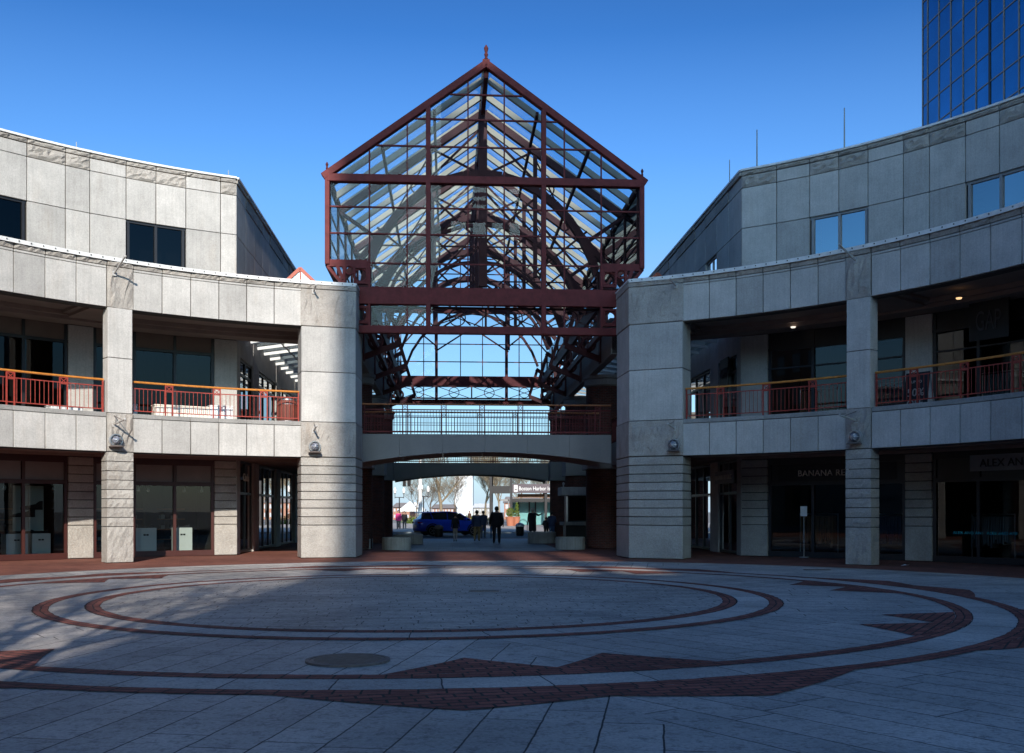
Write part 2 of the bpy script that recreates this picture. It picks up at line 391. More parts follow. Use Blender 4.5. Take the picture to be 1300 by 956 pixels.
# the round plaza: stone planks in eight sectors laid along their own radius
CK = (1.25, 0); RK = 13.3
def edge_r(a):                                                        # radius to the granite kerb, whose circle sits off centre
    d = Vector((math.sin(R_(a)), math.cos(R_(a)))); c = Vector(CK); q = d.dot(c)
    return q + math.sqrt(q * q - c.dot(c) + RK * RK)
p = MB()
for k in range(8):
    s0 = 8.5 + 45 * k
    ca, sa = math.cos(R_(s0)), math.sin(R_(s0))
    def uv(v): return (v.x * sa + v.y * ca + k * 7.3, v.x * ca - v.y * sa + k * 3.1)
    for j in range(15):
        a0, a1 = s0 - 22.5 + 3 * j, s0 - 19.5 + 3 * j
        q = [pol(a0, 6.6), pol(a1, 6.6), pol(a1, edge_r(a1)), pol(a0, edge_r(a0))]
        p.face(q, [uv(v) for v in q])
tag(p.build('plaza_paving', 'stone_plank', loc=C), kind='structure')
d = MB(); q = [pol(a, 5.7) for a in range(0, 360, 4)]; d.face(q)
tag(d.build('plaza_centre_paving', 'stone_disc', loc=C + Vector((0, 0, .004)), autouv=lambda c: (c.x * .996 + c.y * .09, c.y * .996 - c.x * .09)), kind='structure')
d = MB(); d.sheet_arc(0, 360, 5.91, 6.46, .004, 120)
tag(d.build('plaza_inner_stone_band', 'stone_ring', loc=C), kind='structure')
d = MB(); d.sheet_arc(0, 360, 9.6, 10.2, .004, 180)
tag(d.build('plaza_outer_stone_band', 'stone_ring', loc=C), kind='structure')
d = MB()
for r0, r1 in ((5.66, 5.91), (6.46, 6.71), (9.36, 9.6), (10.2, 10.44)):
    nn = int(r1 * 50); wi = [random.uniform(-.012, .012) for _ in range(nn)]; wo_ = [random.uniform(-.012, .012) for _ in range(nn)]
    for k in range(nn):
        a, b = 360 * k / nn, 360 * (k + 1) / nn; l = (k + 1) % nn; rm = (r0 + r1) / 2
        d.face([pol(a, r0 + wi[k], .008), pol(b, r0 + wi[l], .008), pol(b, r1 + wo_[l], .008), pol(a, r1 + wo_[k], .008)],
               [(R_(a) * rm, 0), (R_(b) * rm, 0), (R_(b) * rm, r1 - r0), (R_(a) * rm, r1 - r0)])
tag(d.build('plaza_brick_rings', 'ring_brick', loc=C), kind='structure')
d = MB()
for k in range(8):
    c = 31 + 45 * k
    for pts in (((-11, 9.35), (-5.5, 8.3), (0, 9.15), (0, 9.36)), ((0, 9.15), (5.5, 8.3), (11, 9.35), (0, 9.36)),
                ((-16, 10.44), (-7, 11.2), (0, 10.8), (0, 10.44)), ((0, 10.8), (7, 11.2), (16, 10.44), (0, 10.44))):
        loop = []
        for (u0, r0), (u1, r1) in zip(pts, pts[1:] + pts[:1]):
            for t in range(4): loop.append(pol(c + u0 + (u1 - u0) * t / 4, r0 + (r1 - r0) * t / 4, .0078))
        ca, sa = math.cos(R_(c)), math.sin(R_(c))
        q = [v for v in loop]
        cen = sum(q, Vector()) / len(q)
        for a_, b_ in zip(q, q[1:] + q[:1]):
            tri = [cen, a_, b_]; d.face(tri, [(v.x * ca - v.y * sa, v.x * sa + v.y * ca) for v in tri])
tag(d.build('plaza_brick_star', 'tooth_brick', loc=C), kind='structure')
d = MB()
for k in range(120):
    a0, a1 = 3 * k + .05, 3 * k + 2.95
    q0, q1 = R_(a0), R_(a1)
    for_ = [(CK[0] + r * math.sin(t), CK[1] + r * math.cos(t)) for r, t in ((RK - .02, q0), (RK - .02, q1), (RK + .3, q1), (RK + .3, q0))]
    d.prism(for_, -.03, .012)
tag(d.build('plaza_kerb_strip', 'curb', loc=C), kind='structure')
mh = empty('manhole_cover', Vector((-1.76, 10.75, .012)), label='round brown iron manhole cover set in the grey stone planks', cat='manhole cover')
d = MB(); d.lathe([(.40, -.01), (.40, .006), (.385, .010)], n=40)
for k in range(-6, 7):
    hw = math.sqrt(max(0, .36 ** 2 - (k * .055) ** 2)); d.box(-hw, hw, k * .055 - .012, k * .055 + .012, .008, .014)
d.build('lid', 'iron', mh)
d = MB(); d.lathe([(.405, -.01), (.405, .012), (.45, .012), (.45, -.01)], n=40, closed=False); d.build('rim', 'iron', mh)
d = MB(); d.box(-.3, .3, -.14, .14, -.01, .006)
for k in range(9): d.box(-.27 + k * .06, -.24 + k * .06, -.11, .11, .006, .010)
tag(d.build('drain_grate', 'iron', loc=(-.56, 20.2, .012)), 'small rusty rectangular drain grate in the stone disc of the plaza', 'drain')
d = MB(); d.box(-.35, .35, -.12, .12, -.01, .006)
for k in range(11): d.box(-.32 + k * .06, -.29 + k * .06, -.1, .1, .006, .010)
tag(d.build('drain_grate', 'iron', loc=(8.4, 27.6, .014)), 'long narrow drain grate by the kerb before the clothes shop', 'drain')

# ------------------------------------------------------------------ the two curved wings
RI = 20.25
def wing(side, corner, jnts, wins, pil_a, name, label):
    A = lambda u: AX + side * u
    def rock(mb, u0, u1, *r): mb.rock(min(A(u0), A(u1)), max(A(u0), A(u1)), *r)
    def arc(mb, u0, u1, *r, **k): mb.arc(min(A(u0), A(u1)), max(A(u0), A(u1)), *r, **k)
    root = empty(name, C, label=label, cat='building')
    END = 92.0
    # --- fascia of the upper arcade, panel by panel
    P = MB(); back = MB(); rough = MB(); cap = MB(); fl = MB(); clips = MB(); band = MB(); rband = MB()
    us = [23.35]
    step = (42.56 - 23.35) / 6
    edges = [(23.35 + step * i, 23.35 + step * (i + 1), 0) for i in range(6)] + [(42.56, 45.42, 1)]
    st2 = (64.8 - 45.42) / 6
    edges += [(45.42 + st2 * i, 45.42 + st2 * (i + 1), 0) for i in range(6)] + [(64.8, 67.66, 1)]
    edges += [(67.66 + st2 * i, 67.66 + st2 * (i + 1), 0) for i in range(7)]
    edges = [(16.85, 23.35, 2)] + edges
    END = edges[-1][1]
    g_ = .045; bays = []
    for u0, u1, kind in edges:
        if kind: bays.append((MB(), MB(), MB()))
        if kind == 0:
            P, P2, P3 = bays[-1]
            arc(P, u0 + g_, u1 - g_, RW, RW + .07, 8.06, 9.26); arc(P, u0 + g_, u1 - g_, RW - .01, RW + .07, 9.275, 9.34)
            arc(P2, u0 + g_, u1 - g_, RW, RW + .07, 3.51, 4.58)
        else:
            q1, q2 = MB(), MB(); rock(q1, u0 + g_, u1 - g_, RW - .03, RW + .07, 8.06, 9.34); rock(q2, u0 + g_, u1 - g_, RW - .03, RW + .07, 3.52, 4.72); q1.build('capping_block', 'granite_rough', root); q2.build('corner_block', 'granite_rough', root)
        rock(rough, u0 + g_, u1 - g_, RW - .03 - (.03 if kind else 0), RW + .07, 9.36, 9.56)
        if kind == 0: arc(P3, u0, u1, RW + .02, RW + .5, 4.6, 4.74)
    arc(back, 16.9, END, RW + .072, RW + .45, 8.03, 9.5); arc(back, 16.9, END, RW + .072, RW + .3, 3.48, 4.58)
    arc(fl, 16.85, END, RW - .09, RW + .55, 9.565, 9.62); arc(fl, 16.85, END, RW - .12, RW - .092, 9.50, 9.62)
    u = 17.2
    while u < END: arc(clips, u, u + .1, RW - .145, RW - .122, 9.55, 9.585, n=1); u += 1.25
    for P, P2, P3 in bays:
        if P3.v: P3.build('deck_kerb', 'cap', root, bevel=.01)
        if P.v: P.build('parapet_panels', 'granite', root, bevel=.006); P2.build('deck_panels', 'granite', root, bevel=.006)
    back.build('joint_backing', 'joint', root)
    rough.build('coping', 'granite_rough', root)
    f_ = fl.build('parapet_flashing', 'flash', root); clips.build('flashing_clip', 'clip', f_)
    # --- decks, soffits and mouldings
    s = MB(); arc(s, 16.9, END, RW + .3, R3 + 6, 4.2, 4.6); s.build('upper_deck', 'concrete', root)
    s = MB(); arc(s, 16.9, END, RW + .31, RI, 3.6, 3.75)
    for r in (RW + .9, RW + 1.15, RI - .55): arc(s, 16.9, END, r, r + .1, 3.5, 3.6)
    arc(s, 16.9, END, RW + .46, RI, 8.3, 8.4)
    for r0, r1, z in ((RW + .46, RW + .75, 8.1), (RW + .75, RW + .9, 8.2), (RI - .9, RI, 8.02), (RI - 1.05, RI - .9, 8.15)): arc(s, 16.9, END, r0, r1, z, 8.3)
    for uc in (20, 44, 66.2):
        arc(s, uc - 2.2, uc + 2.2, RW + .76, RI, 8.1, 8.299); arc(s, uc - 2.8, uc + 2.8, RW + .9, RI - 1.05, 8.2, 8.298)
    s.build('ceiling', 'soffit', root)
    r_ = MB(); arc(r_, 16.9, END, RW + .46, R3 + .1, 9.3, 9.4); r_.build('terrace_roof', 'cap', root)
    # --- free-standing piers of the arcade
    zs = [0, 1.14, 1.43, 1.73, 2.02, 2.31, 2.61, 2.9, 3.2, 3.5]
    for u0, u1 in ((42.66, 45.32), (64.9, 67.56)):
        pr = MB()
        for i in range(9): rock(pr, u0 - .1, u1 + .1, RW - .03, RW + .45, zs[i] + .012, zs[i + 1] - .012, .03)
        sh = MB(); arc(sh, u0, u1, RW - .02, RW + .42, 4.735, 6.46, n=1); arc(sh, u0, u1, RW - .02, RW + .42, 6.48, 8.05, n=1)
        co = MB(); arc(co, u0 + .2, u1 - .2, RW + .0, RW + .4, .0, 8.04, n=1)
        pp = sh.build('pier', 'granite', root, bevel=.01)
        pr.build('rusticated_base', 'granite_course', pp); co.build('core', 'joint', pp)
    # --- the big pier beside the gate: front on the arc, a splayed flank along the passage
    pa, pb = pol(A(23.35), RW - .03), pol(A(16.85), RW - .03)
    if side < 0: pc = Vector((-5.58, 37.3, 0)) - C; pd = Vector((-7.0, 37.3, 0)) - C
    else: pc = Vector((3.83, 36.6, 0)) - C; pd = Vector((5.6, 36.2, 0)) - C
    rbk = pol(A(23.35), RW + .9)
    base = [pa, pb, pc, pd, rbk]
    def inset(d):
        cen = sum(base, Vector()) / 5; return [cen + (q - cen) * (1 - d) for q in base]
    pr = MB()
    for i in range(9): pr.prism(inset(-.012), zs[i] + .012, zs[i + 1] - .012)
    sh = MB(); sh.prism(inset(0), 4.74, 6.46); sh.prism(inset(0), 6.48, 8.04)
    rg = MB(); rg2 = MB(); rg2.prism(inset(-.015), 3.52, 4.72); rg.prism(inset(-.02), 8.06, 9.33); rg.prism(inset(-.03), 9.35, 9.55)
    wt = MB(); wt.prism(inset(-.045), 9.565, 9.62)
    co = MB(); co.prism(inset(.03), 0, 9.5)
    pp = sh.build('gate_pier', 'granite', root, bevel=.012)
    pr.build('rusticated_base', 'granite_course', pp, bevel=.016); rg.build('rockfaced_cap', 'granite_rough', pp, bevel=.015); rg2.build('rockfaced_block', 'granite_rough', pp, bevel=.015)
    co.build('core', 'joint', pp); wt.build('flashing', 'flash', pp)
    # --- railings
    zb, zt = 4.74, 5.78
    for u0, u1, posts in ((23.5, 42.5, (27.65, 33.05, 38.4)), (45.5, 64.7, (49.7, 55.1, 60.5)), (67.8, END - .2, (72.4, 77.8, 83.2))):
        rl = MB(); rr = RW + .2
        arc(rl, u0, u1, rr - .012, rr + .012, zb + .10, zb + .13); arc(rl, u0, u1, rr - .012, rr + .012, zt - .22, zt - .19)
        u = u0 + .22
        pw = .78
        while u < u1:
            if all(abs(u - q) > pw / 2 + .1 for q in posts): rl.tube(pol(A(u), rr, zb + .12), pol(A(u), rr, zt - .2), .009, n=6, cap=False)
            u += .46
        o = rl.build('railing', 'rail_red', root)
        for q in posts:
            po = MB()
            for dq in (-pw / 2, pw / 2): po.bar(pol(A(q + dq), rr, zb), pol(A(q + dq), rr, zt - .03), .035, .05, pol(A(q), 1))
            for z in (zt - .05, zt - .24): po.bar(pol(A(q - pw / 2), rr, z), pol(A(q + pw / 2), rr, z), .03, .03)
            po.bar(pol(A(q - pw / 2), rr, zt - .24), pol(A(q + pw / 2), rr, zt - .05), .015, .02)
            po.bar(pol(A(q + pw / 2), rr, zt - .24), pol(A(q - pw / 2), rr, zt - .05), .015, .02)
            po.build('baluster_post', 'rail_red', o)
        po = MB()
        for q in (u0 + .1, u1 - .1): po.bar(pol(A(q), rr, zb), pol(A(q), rr, zt - .03), .04, .05, pol(A(q), 1))
        po.build('end_post', 'rail_red', o)
        h = MB(); n_ = 14
        for i in range(n_):
            h.tube(pol(A(u0 + (u1 - u0) * i / n_), rr, zt), pol(A(u0 + (u1 - u0) * (i + 1) / n_), rr, zt), .036, n=8)
        h.build('handrail', 'rail_orange', o, smooth=False)
    # --- upper storey: granite wall with windows
    W_ = MB(); bk = MB(); rg = MB()
    zc = [8.6, 10.5, 11.985, 13.46, 13.9]
    js = [corner] + list(jnts)
    for i in range(len(js) - 1):
        a0, a1 = sorted((js[i], js[i + 1])); g2 = .04
        for q in range(4):
            if q == 1 and any(lo - .1 <= a0 and a1 <= hi + .1 for lo, hi in wins): continue
            if q == 3 and i % 3 != 1: rg.rock(a0 + g2, a1 - g2, R3 - .01, R3 + .09, zc[q] + .012, zc[q + 1] - .012)
            else: W_.arc(a0 + g2, a1 - g2, R3, R3 + .09, zc[q] + .012, zc[q + 1] - .012, n=1)
        rg.rock(a0 + g2, a1 - g2, R3 - .03, R3 + .09, 13.92, 14.06)
        if not any(lo - .1 <= a0 and a1 <= hi + .1 for lo, hi in wins): bk.arc(a0, a1, R3 + .092, R3 + .5, 8.5, 14.0, n=1)
        else: bk.arc(a0, a1, R3 + .092, R3 + .5, 8.5, 10.49, n=1); bk.arc(a0, a1, R3 + .092, R3 + .5, 12.0, 14.0, n=1)
    # end wall running back along the passage
    ax = Vector((-math.sin(TH), math.cos(TH), 0)); cpt = pol(corner, R3); inw = Vector((math.cos(TH), math.sin(TH), 0)) * (-side * 1.0)
    # outward normal of the end wall points to the passage
    ncol = 24; wcol = 1.75
    ewin = (2,) if side > 0 else ()
    for i in range(ncol):
        p0 = cpt + ax * (wcol * i + .015); p1 = cpt + ax * (wcol * (i + 1) - .015)
        def slab(mb, z0, z1, th0, th1):
            mb.prism([p0 + inw * th0, p1 + inw * th0, p1 - inw * th1, p0 - inw * th1], z0, z1)
        for q in range(4):
            if q == 1 and i in ewin: continue
            slab(rg if q == 3 and i % 3 else W_, zc[q] + .012, zc[q + 1] - .012, .03 if q == 3 and i % 3 else 0, .09)
        slab(rg, 13.92, 14.06, .04 + .05 * random.random(), .09)
        p0 -= ax * .015; p1 += ax * .015
        if i in ewin: slab(bk, 8.5, 10.49, -.092, .5); slab(bk, 12, 14, -.092, .5)
        else: slab(bk, 8.5, 14.0, -.092, .5)
    wl = W_.build('upper_wall', 'granite', root, bevel=.006)
    bk.build('wall_backing', 'joint', root); rg.build('upper_coping', 'granite_rough', root)
    a0, a1 = min(js), max(js)
    fl = MB(); fl.arc(a0, a1, R3 - .1, R3 + .5, 14.07, 14.14)
    q0 = cpt - inw * .5; q1 = cpt + ax * wcol * ncol - inw * .5
    fl.prism([cpt + inw * .1, cpt + ax * wcol * ncol + inw * .1, q1, q0], 14.072, 14.142)
    fl.build('upper_flashing', 'flash', root)
    rf = MB(); far_a = js[-1]
    loop = [pol(corner + (far_a - corner) * t / 12, R3 + .3) for t in range(13)]
    outp = pol(far_a, R3 + 18); bx = cpt + ax * wcol * ncol - inw * .3
    loop += [outp, Vector((outp.x, bx.y, 0)), bx]
    rf.prism(loop, 13.7, 13.9); rf.build('roof', 'cap', root)
    # outer walls that close the block
    ow = MB()
    for q0, q1 in ((loop[12], outp), (outp, loop[-2]), (loop[-2], bx)):
        dd = (q1 - q0).normalized() * .2; nn = Vector((-dd.y, dd.x, 0))
        ow.prism([q0 + nn, q1 + nn, q1 - nn, q0 - nn], 0, 13.7)
    ow.build('rear_wall', 'concrete', root)
    for lo, hi in wins:
        fr = MB(); mid = (lo + hi) / 2
        for a in (lo + .25, mid, hi - .25): fr.bar(pol(a, R3 + .12, 10.48), pol(a, R3 + .12, 11.99), .09, .1, pol(a, 1))
        for z in (10.52, 11.95): fr.arc(lo, hi, R3 + .08, R3 + .18, z - .04, z + .04, n=2)
        wo_ = fr.build('window', 'frame_dark' if side < 0 else 'grey', root)
        gl = MB(); gl.wall_arc(lo, hi, R3 + .14, 10.5, 11.98, n=2); gl.build('pane', 'win_glass' if side > 0 else 'win_dim_reflect', wo_)
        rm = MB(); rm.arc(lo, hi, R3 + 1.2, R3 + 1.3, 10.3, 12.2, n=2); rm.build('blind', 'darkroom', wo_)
    for i in ewin:
        p0 = cpt + ax * wcol * i - inw * .12; p1 = cpt + ax * wcol * (i + 1) - inw * .12
        fr = MB(); pm = (p0 + p1) / 2
        for q in (p0, pm, p1): fr.bar(q + Vector((0, 0, 10.5)), q + Vector((0, 0, 11.98)), .08, .08)
        for z in (10.53, 11.95): fr.bar(p0 + Vector((0, 0, z)), p1 + Vector((0, 0, z)), .08, .08)
        wo_ = fr.build('window', 'grey', root)
        gl = MB(); gl.face([p0 + Vector((0, 0, 10.5)), p1 + Vector((0, 0, 10.5)), p1 + Vector((0, 0, 11.98)), p0 + Vector((0, 0, 11.98))]); gl.build('pane', 'win_glass', wo_)
    # --- inner walls behind the arcade: pilasters
    pils = []
    for a0, a1 in pil_a:
        a0, a1 = min(a0, a1), max(a0, a1)
        pr = MB()
        for i in range(9): pr.arc(a0, a1, RI - .12, RI + .35, zs[i] + .012, zs[i + 1] - .012, n=1)
        co = MB(); co.arc(a0 + .1, a1 - .1, RI - .08, RI + .3, 0, 8.3, n=1)
        sh = MB(); sh.arc(a0, a1, RI - .1, RI + .3, 4.61, 8.0, n=1)
        pp = sh.build('pilaster', 'granite', root, bevel=.01); pr.build('rusticated_base', 'granite_course', pp, bevel=.015); co.build('core', 'joint', pp)
    return root, A, cpt, ax, inw

LW, LA, Lc, Lax, Lin = wing(-1, -24.99, (-26.62, -30.14, -33.12, -36.04, -39.51, -41.79, -45.31, -48.2, -51.2, -54.5, -58, -61.5, -65, -69, -73, -77, -81, -84.5),
    ((-36.04, -30.14), (-51.2, -45.31), (-65, -58)), ((-41.67, -39.3), (-27.32, -24.99), (-56.2, -53.8), (-70.5, -68)), 'curved_building',
    'sunlit curved granite building on the left, with two arcaded floors and a set-back upper storey')
RWg, RA_, Rc, Rax, Rin = wing(1, 30.08, (33.71, 37.11, 40.05, 42.95, 46.39, 48.86, 52.23, 55.3, 58.4, 61.5, 65, 69, 73, 77, 81, 85, 90),
    ((37.11, 42.95), (52.23, 58.4), (69, 77)), ((30.08, 32.92), (46.77, 49.32), (62, 64.5), (77, 79.5)), 'curved_building',
    'shaded curved granite building on the right, clothes shops behind its two arcaded floors')

# ------------------------------------------------------------------ shop fronts and upper glazing of the wings
def glazing(root, a0, a1, style, left, floor):
    a0, a1 = min(a0, a1), max(a0, a1)
    z0, z1 = (.02, 3.58) if floor == 0 else (4.61, 8.0)
    fr = MB(); r = RI
    m = 'frame_red' if (left and floor == 0) else 'frame_dark'
    n = 3 if (a1 - a0) > 9 else 1
    for k in range(n + 1):
        a = a0 + (a1 - a0) * k / n; a = min(max(a, a0 + .18), a1 - .18)
        fr.bar(pol(a, r, z0), pol(a, r, z1), .10, .12, pol(a, 1))
    if floor == 0:
        for z, h in ((.10, .1), (2.62, .07), (3.34, .05)): fr.arc(a0, a1, r - .06, r + .06, z - h, z + h)
        fr.arc(a0, a1, r - .05, r + .05, 3.39, 3.6)
    else:
        for z, h in ((4.68, .06), (7.42, .05)): fr.arc(a0, a1, r - .06, r + .06, z - h, z + h)
        if not left: fr.arc(a0, a1, r - .05, r + .05, 6.72, 6.77)
    o = fr.build('shopfront' if floor == 0 else 'gallery_window', m, root)
    gl = MB(); gl.wall_arc(a0, a1, r + .01, z0 + .1, 2.6 if floor == 0 else 7.4, n=n); gl.build('pane', 'shop_glass' if floor == 0 or not left else 'gallery_glass', o)
    tr = MB()
    if floor == 0:
        for k in range(n):
            b0, b1 = a0 + (a1 - a0) * k / n, a0 + (a1 - a0) * (k + 1) / n; tr.arc(b0 + .2, b1 - .2, r + .0, r + .04, 2.68, 3.3)
    else: tr.arc(a0, a1, r - .02, r + .03, 7.46, 8.1)
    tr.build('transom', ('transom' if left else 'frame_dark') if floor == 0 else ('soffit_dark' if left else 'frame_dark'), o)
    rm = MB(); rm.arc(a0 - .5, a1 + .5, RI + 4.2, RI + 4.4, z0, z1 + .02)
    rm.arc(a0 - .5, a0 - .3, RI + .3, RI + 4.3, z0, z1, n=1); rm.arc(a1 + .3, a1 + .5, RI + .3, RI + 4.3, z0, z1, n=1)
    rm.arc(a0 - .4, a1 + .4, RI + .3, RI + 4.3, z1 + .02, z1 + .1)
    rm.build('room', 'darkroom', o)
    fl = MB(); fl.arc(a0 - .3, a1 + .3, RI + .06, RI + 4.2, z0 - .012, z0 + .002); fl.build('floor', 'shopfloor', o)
    return o
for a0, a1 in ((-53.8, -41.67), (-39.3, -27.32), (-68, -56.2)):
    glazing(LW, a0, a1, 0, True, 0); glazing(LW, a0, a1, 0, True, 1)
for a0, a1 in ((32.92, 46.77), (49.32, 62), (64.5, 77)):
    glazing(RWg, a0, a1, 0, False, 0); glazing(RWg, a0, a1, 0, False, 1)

# side walls of both blocks along the passage: shop doors and dark glass below, gallery glazing above
def side_wall(root, cpt, ax, inw, left):
    up = Vector((0, 0, 1))
    wl = MB(); fr = MB(); gl = MB(); dr = MB()
    L_ = 40
    off = Vector((0, 0, 0))
    p = lambda d, t=0, z=0: cpt + ax * d + inw * t + up * z
    for d0, d1 in ((.0, .6), (3.2, 4.4), (8.6, 9.8), (14.2, 15.4), (19.8, 21), (25.4, 26.6), (31, 32.2)):
        for z0, z1 in ((0, 3.58), (4.61, 8.55)):
            wl.prism([p(d0, .02), p(d1, .02), p(d1, -.3), p(d0, -.3)], z0, z1)
    wl.prism([p(0, .01), p(L_, .01), p(L_, -.3), p(0, -.3)], 3.6, 4.6); wl.prism([p(0, .01), p(L_, .01), p(L_, -.3), p(0, -.3)], 7.5, 8.58)
    wl.build('passage_wall', 'granite', root)
    for z0, z1 in ((0.02, 3.58), (4.61, 7.5)):
        d = .6
        while d < 33:
            fr.bar(p(d, -.1, z0), p(d, -.1, z1), .09, .09); d += 1.3
        for z in (z0 + .06, z0 + 2.3, z1 - .05): fr.bar(p(.5, -.1, z), p(34, -.1, z), .09, .1)
        gl.face([p(.5, -.1, z0), p(34, -.1, z0), p(34, -.1, z1), p(.5, -.1, z1)])
    o = fr.build('passage_glazing', 'frame_dark', root); gl.build('pane', 'side_glass', o)
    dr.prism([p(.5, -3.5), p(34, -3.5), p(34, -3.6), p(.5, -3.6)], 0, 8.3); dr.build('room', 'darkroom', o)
side_wall(LW, Lc, Lax, Lin, True); side_wall(RWg, Rc, Rax, Rin, False)
#PART3
M['bracketm'] = paint('bracket_paint', (.42, .41, .39), .5)
M['sky_red'] = paint('skylight_red', (.40, .09, .055), .5)
M['rod'] = paint('weathered_rod', (.30, .33, .33), .5)
M['lamp_glass'] = paint('lamp_globe', (.22, .24, .30), .08, spec=1.0)
M['rail_dull'] = paint('worn_handrail', (.30, .11, .04), .45)
# ------------------------------------------------------------------ glazed steel canopy over the passage
GATE = gate_w(GL, GD)
can = empty('glass_canopy', GATE, TH, label='tall gabled maroon steel and glass canopy over the passage, three finials on its roof', cat='canopy')
XB, XI, XP, X1, X2 = 5.72, 4.22, 2.1, 2.86, .66        # outer box, inner drop, thick posts, thin mullions
ZE, ZA, ZBX, ZB1, ZB2, ZP, ZL = 13.72, 17.82, 10.62, 9.70, 9.10, 8.35, 8.08
LEN = 23.7
def slope_z(x, z0=ZE, za=ZA): return za - abs(x) / XB * (za - z0)
def gable(y, name, fine):
    f = MB(); d = .26
    # rakes, eave beam, posts
    for s in (-1, 1):
        f.bar((s * (XB + .16), y, ZE - .05), (0, y, ZA + .08), d + .02, .24, (0, 0, 1))
        f.bar((s * XB, y, ZBX - .1), (s * XB, y, ZE + .05), .17, d, (0, 1, 0))
        f.bar((s * XP, y, ZL), (s * XP, y, slope_z(XP) - .05), .17, d + .03, (0, 1, 0))
        f.bar((s * XI, y, ZL), (s * XI, y, ZBX), .09, d - .02, (0, 1, 0))
        f.bar((s * XB, y, ZBX - .05), (s * XI, y, ZBX - .05), .14, d, (0, 0, 1))
    f.bar((-XB, y, ZE - .08), (XB, y, ZE - .08), d + .04, .27)
    f.bar((-XI - .55, y, (ZB1 + ZB2) / 2), (XI + .55, y, (ZB1 + ZB2) / 2), d + .02, ZB1 - ZB2)
    f.bar((-XI - .55, y, (ZP + ZL) / 2 - .02), (XI + .55, y, (ZP + ZL) / 2 - .02), d, ZP - ZL)
    o = f.build(name, 'maroon', can, bevel=.012)
    m = MB(); t = .05
    for z in (12.62, 11.66):
        m.bar((-XB, y, z), (XB, y, z), .08, t)
    m.bar((-XI, y, ZBX - .02), (XI, y, ZBX - .02), .08, t); m.bar((-XI, y, ZB1 + .02), (XI, y, ZB1 + .02), .08, t)
    for z in (14.86, 15.86, 16.77):
        xx = XB * (ZA - z) / (ZA - ZE) - .15
        m.bar((-xx, y, z), (xx, y, z), .08, t)
    for x in (X1, X2, XI):
        for s in (-1, 1):
            m.bar((s * x, y, ZL if x == X1 else (ZB1 if x == X2 else ZBX)), (s * x, y, slope_z(x) - .1), t, .08, (0, 1, 0))
    m.build('mullion', 'maroon', o)
    gl = MB(); yy = y + .02
    gl.face([(-XB, yy, ZBX), (XB, yy, ZBX), (XB, yy, ZE), (0, yy, ZA), (-XB, yy, ZE)])
    gl.face([(-XI, yy, ZB1), (XI, yy, ZB1), (XI, yy, ZBX - .01), (-XI, yy, ZBX - .01)])
    gl.face([(-XI, yy, ZP), (XI, yy, ZP), (XI, yy, ZB2), (-XI, yy, ZB2)])
    gl.build('pane', 'canopy_glass', o)
    return o
gable(0, 'gable_frame', True); gable(LEN, 'gable_frame', True)
# lattice girders with circles behind each gable
for y in (.35, LEN - .35):
    l = MB(); za, zb = ZP + .02, ZB2 - .02
    for z in (za, zb): l.bar((-XI, y, z), (XI, y, z), .10, .08)
    for k in range(4):
        c = -3.15 + 2.1 * k; zc_ = (za + zb) / 2
        l.ring((c, y, zc_), .30, .022)
        l.bar((c - 1.0, y, za), (c + 1.0, y, zb), .035, .035); l.bar((c - 1.0, y + .04, zb), (c + 1.0, y + .04, za), .035, .035)
    for k in range(5): l.bar((-4.2 + 2.1 * k, y, za), (-4.2 + 2.1 * k, y, zb), .08, .08)
    l.build('lattice_girder', 'maroon_dark', can)
# roof: rafters with cream soffits, glazing, ridge
for k in range(16):
    y = .75 + 1.49 * k
    for s in (-1, 1):
        r = MB(); r.bar((s * .12, y, ZA - .16), (s * (XB - .05), y, ZE - .02), .07, .21); r.bar((s * .12, y + .05, ZA - .28), (s * (XB - .05), y + .05, ZE - .14), .12, .03)
        r.build('rafter', 'rafter', can)
for s in (-1, 1):
    gl = MB(); gl.face([(0, .1, ZA + .1), (s * XB, .1, ZE + .1), (s * XB, LEN - .1, ZE + .1), (0, LEN - .1, ZA + .1)]); gl.build('roof_pane', 'roof_glass', can)
    p_ = MB(); p_.bar((s * XB, 0, ZE + .02), (s * XB, LEN, ZE + .02), .16, .2)
    p_.bar((s * XB, 0, ZBX - .05), (s * XB, LEN, ZBX - .05), .16, .2)
    p_.bar((s * XI, 0, (ZB1 + ZB2) / 2), (s * XI, LEN, (ZB1 + ZB2) / 2), .14, .5)
    p_.bar((s * XI, 0, ZL + .1), (s * XI, LEN, ZL + .1), .14, .24)
    for q in (.33, .66): p_.bar((s * XB * q, .2, slope_z(XB * q) - .24), (s * XB * q, LEN - .2, slope_z(XB * q) - .24), .10, .14)
    for k in range(9):
        y = .7 + 2.8 * k
        p_.bar((s * XB, y, ZBX), (s * XB, y, ZE), .10, .10, (0, 1, 0))
        p_.bar((s * XI, y, ZL + .1), (s * XI, y, ZBX - .1), .08, .08, (0, 1, 0))
        if k % 2 == 1: p_.bar((s * XI, y, ZBX - .12), (s * XB, y, ZBX - .12), .12, .16)
    for z in (12.62, 11.66): p_.bar((s * XB, 0, z), (s * XB, LEN, z), .05, .06)
    o = p_.build('side_frame', 'maroon_dark', can)
    gl = MB(); gl.face([(s * XB, .1, ZBX), (s * XB, LEN - .1, ZBX), (s * XB, LEN - .1, ZE), (s * XB, .1, ZE)])
    gl.face([(s * XI, .1, ZB1), (s * XI, LEN - .1, ZB1), (s * XI, LEN - .1, ZBX), (s * XI, .1, ZBX)]); gl.build('pane', 'canopy_glass', o)
r = MB(); r.bar((0, -.1, ZA + .16), (0, LEN + .1, ZA + .16), .26, .14); r.bar((0, .1, ZA - .22), (0, LEN - .1, ZA - .22), .16, .30)
r.build('ridge_beam', 'maroon', can)
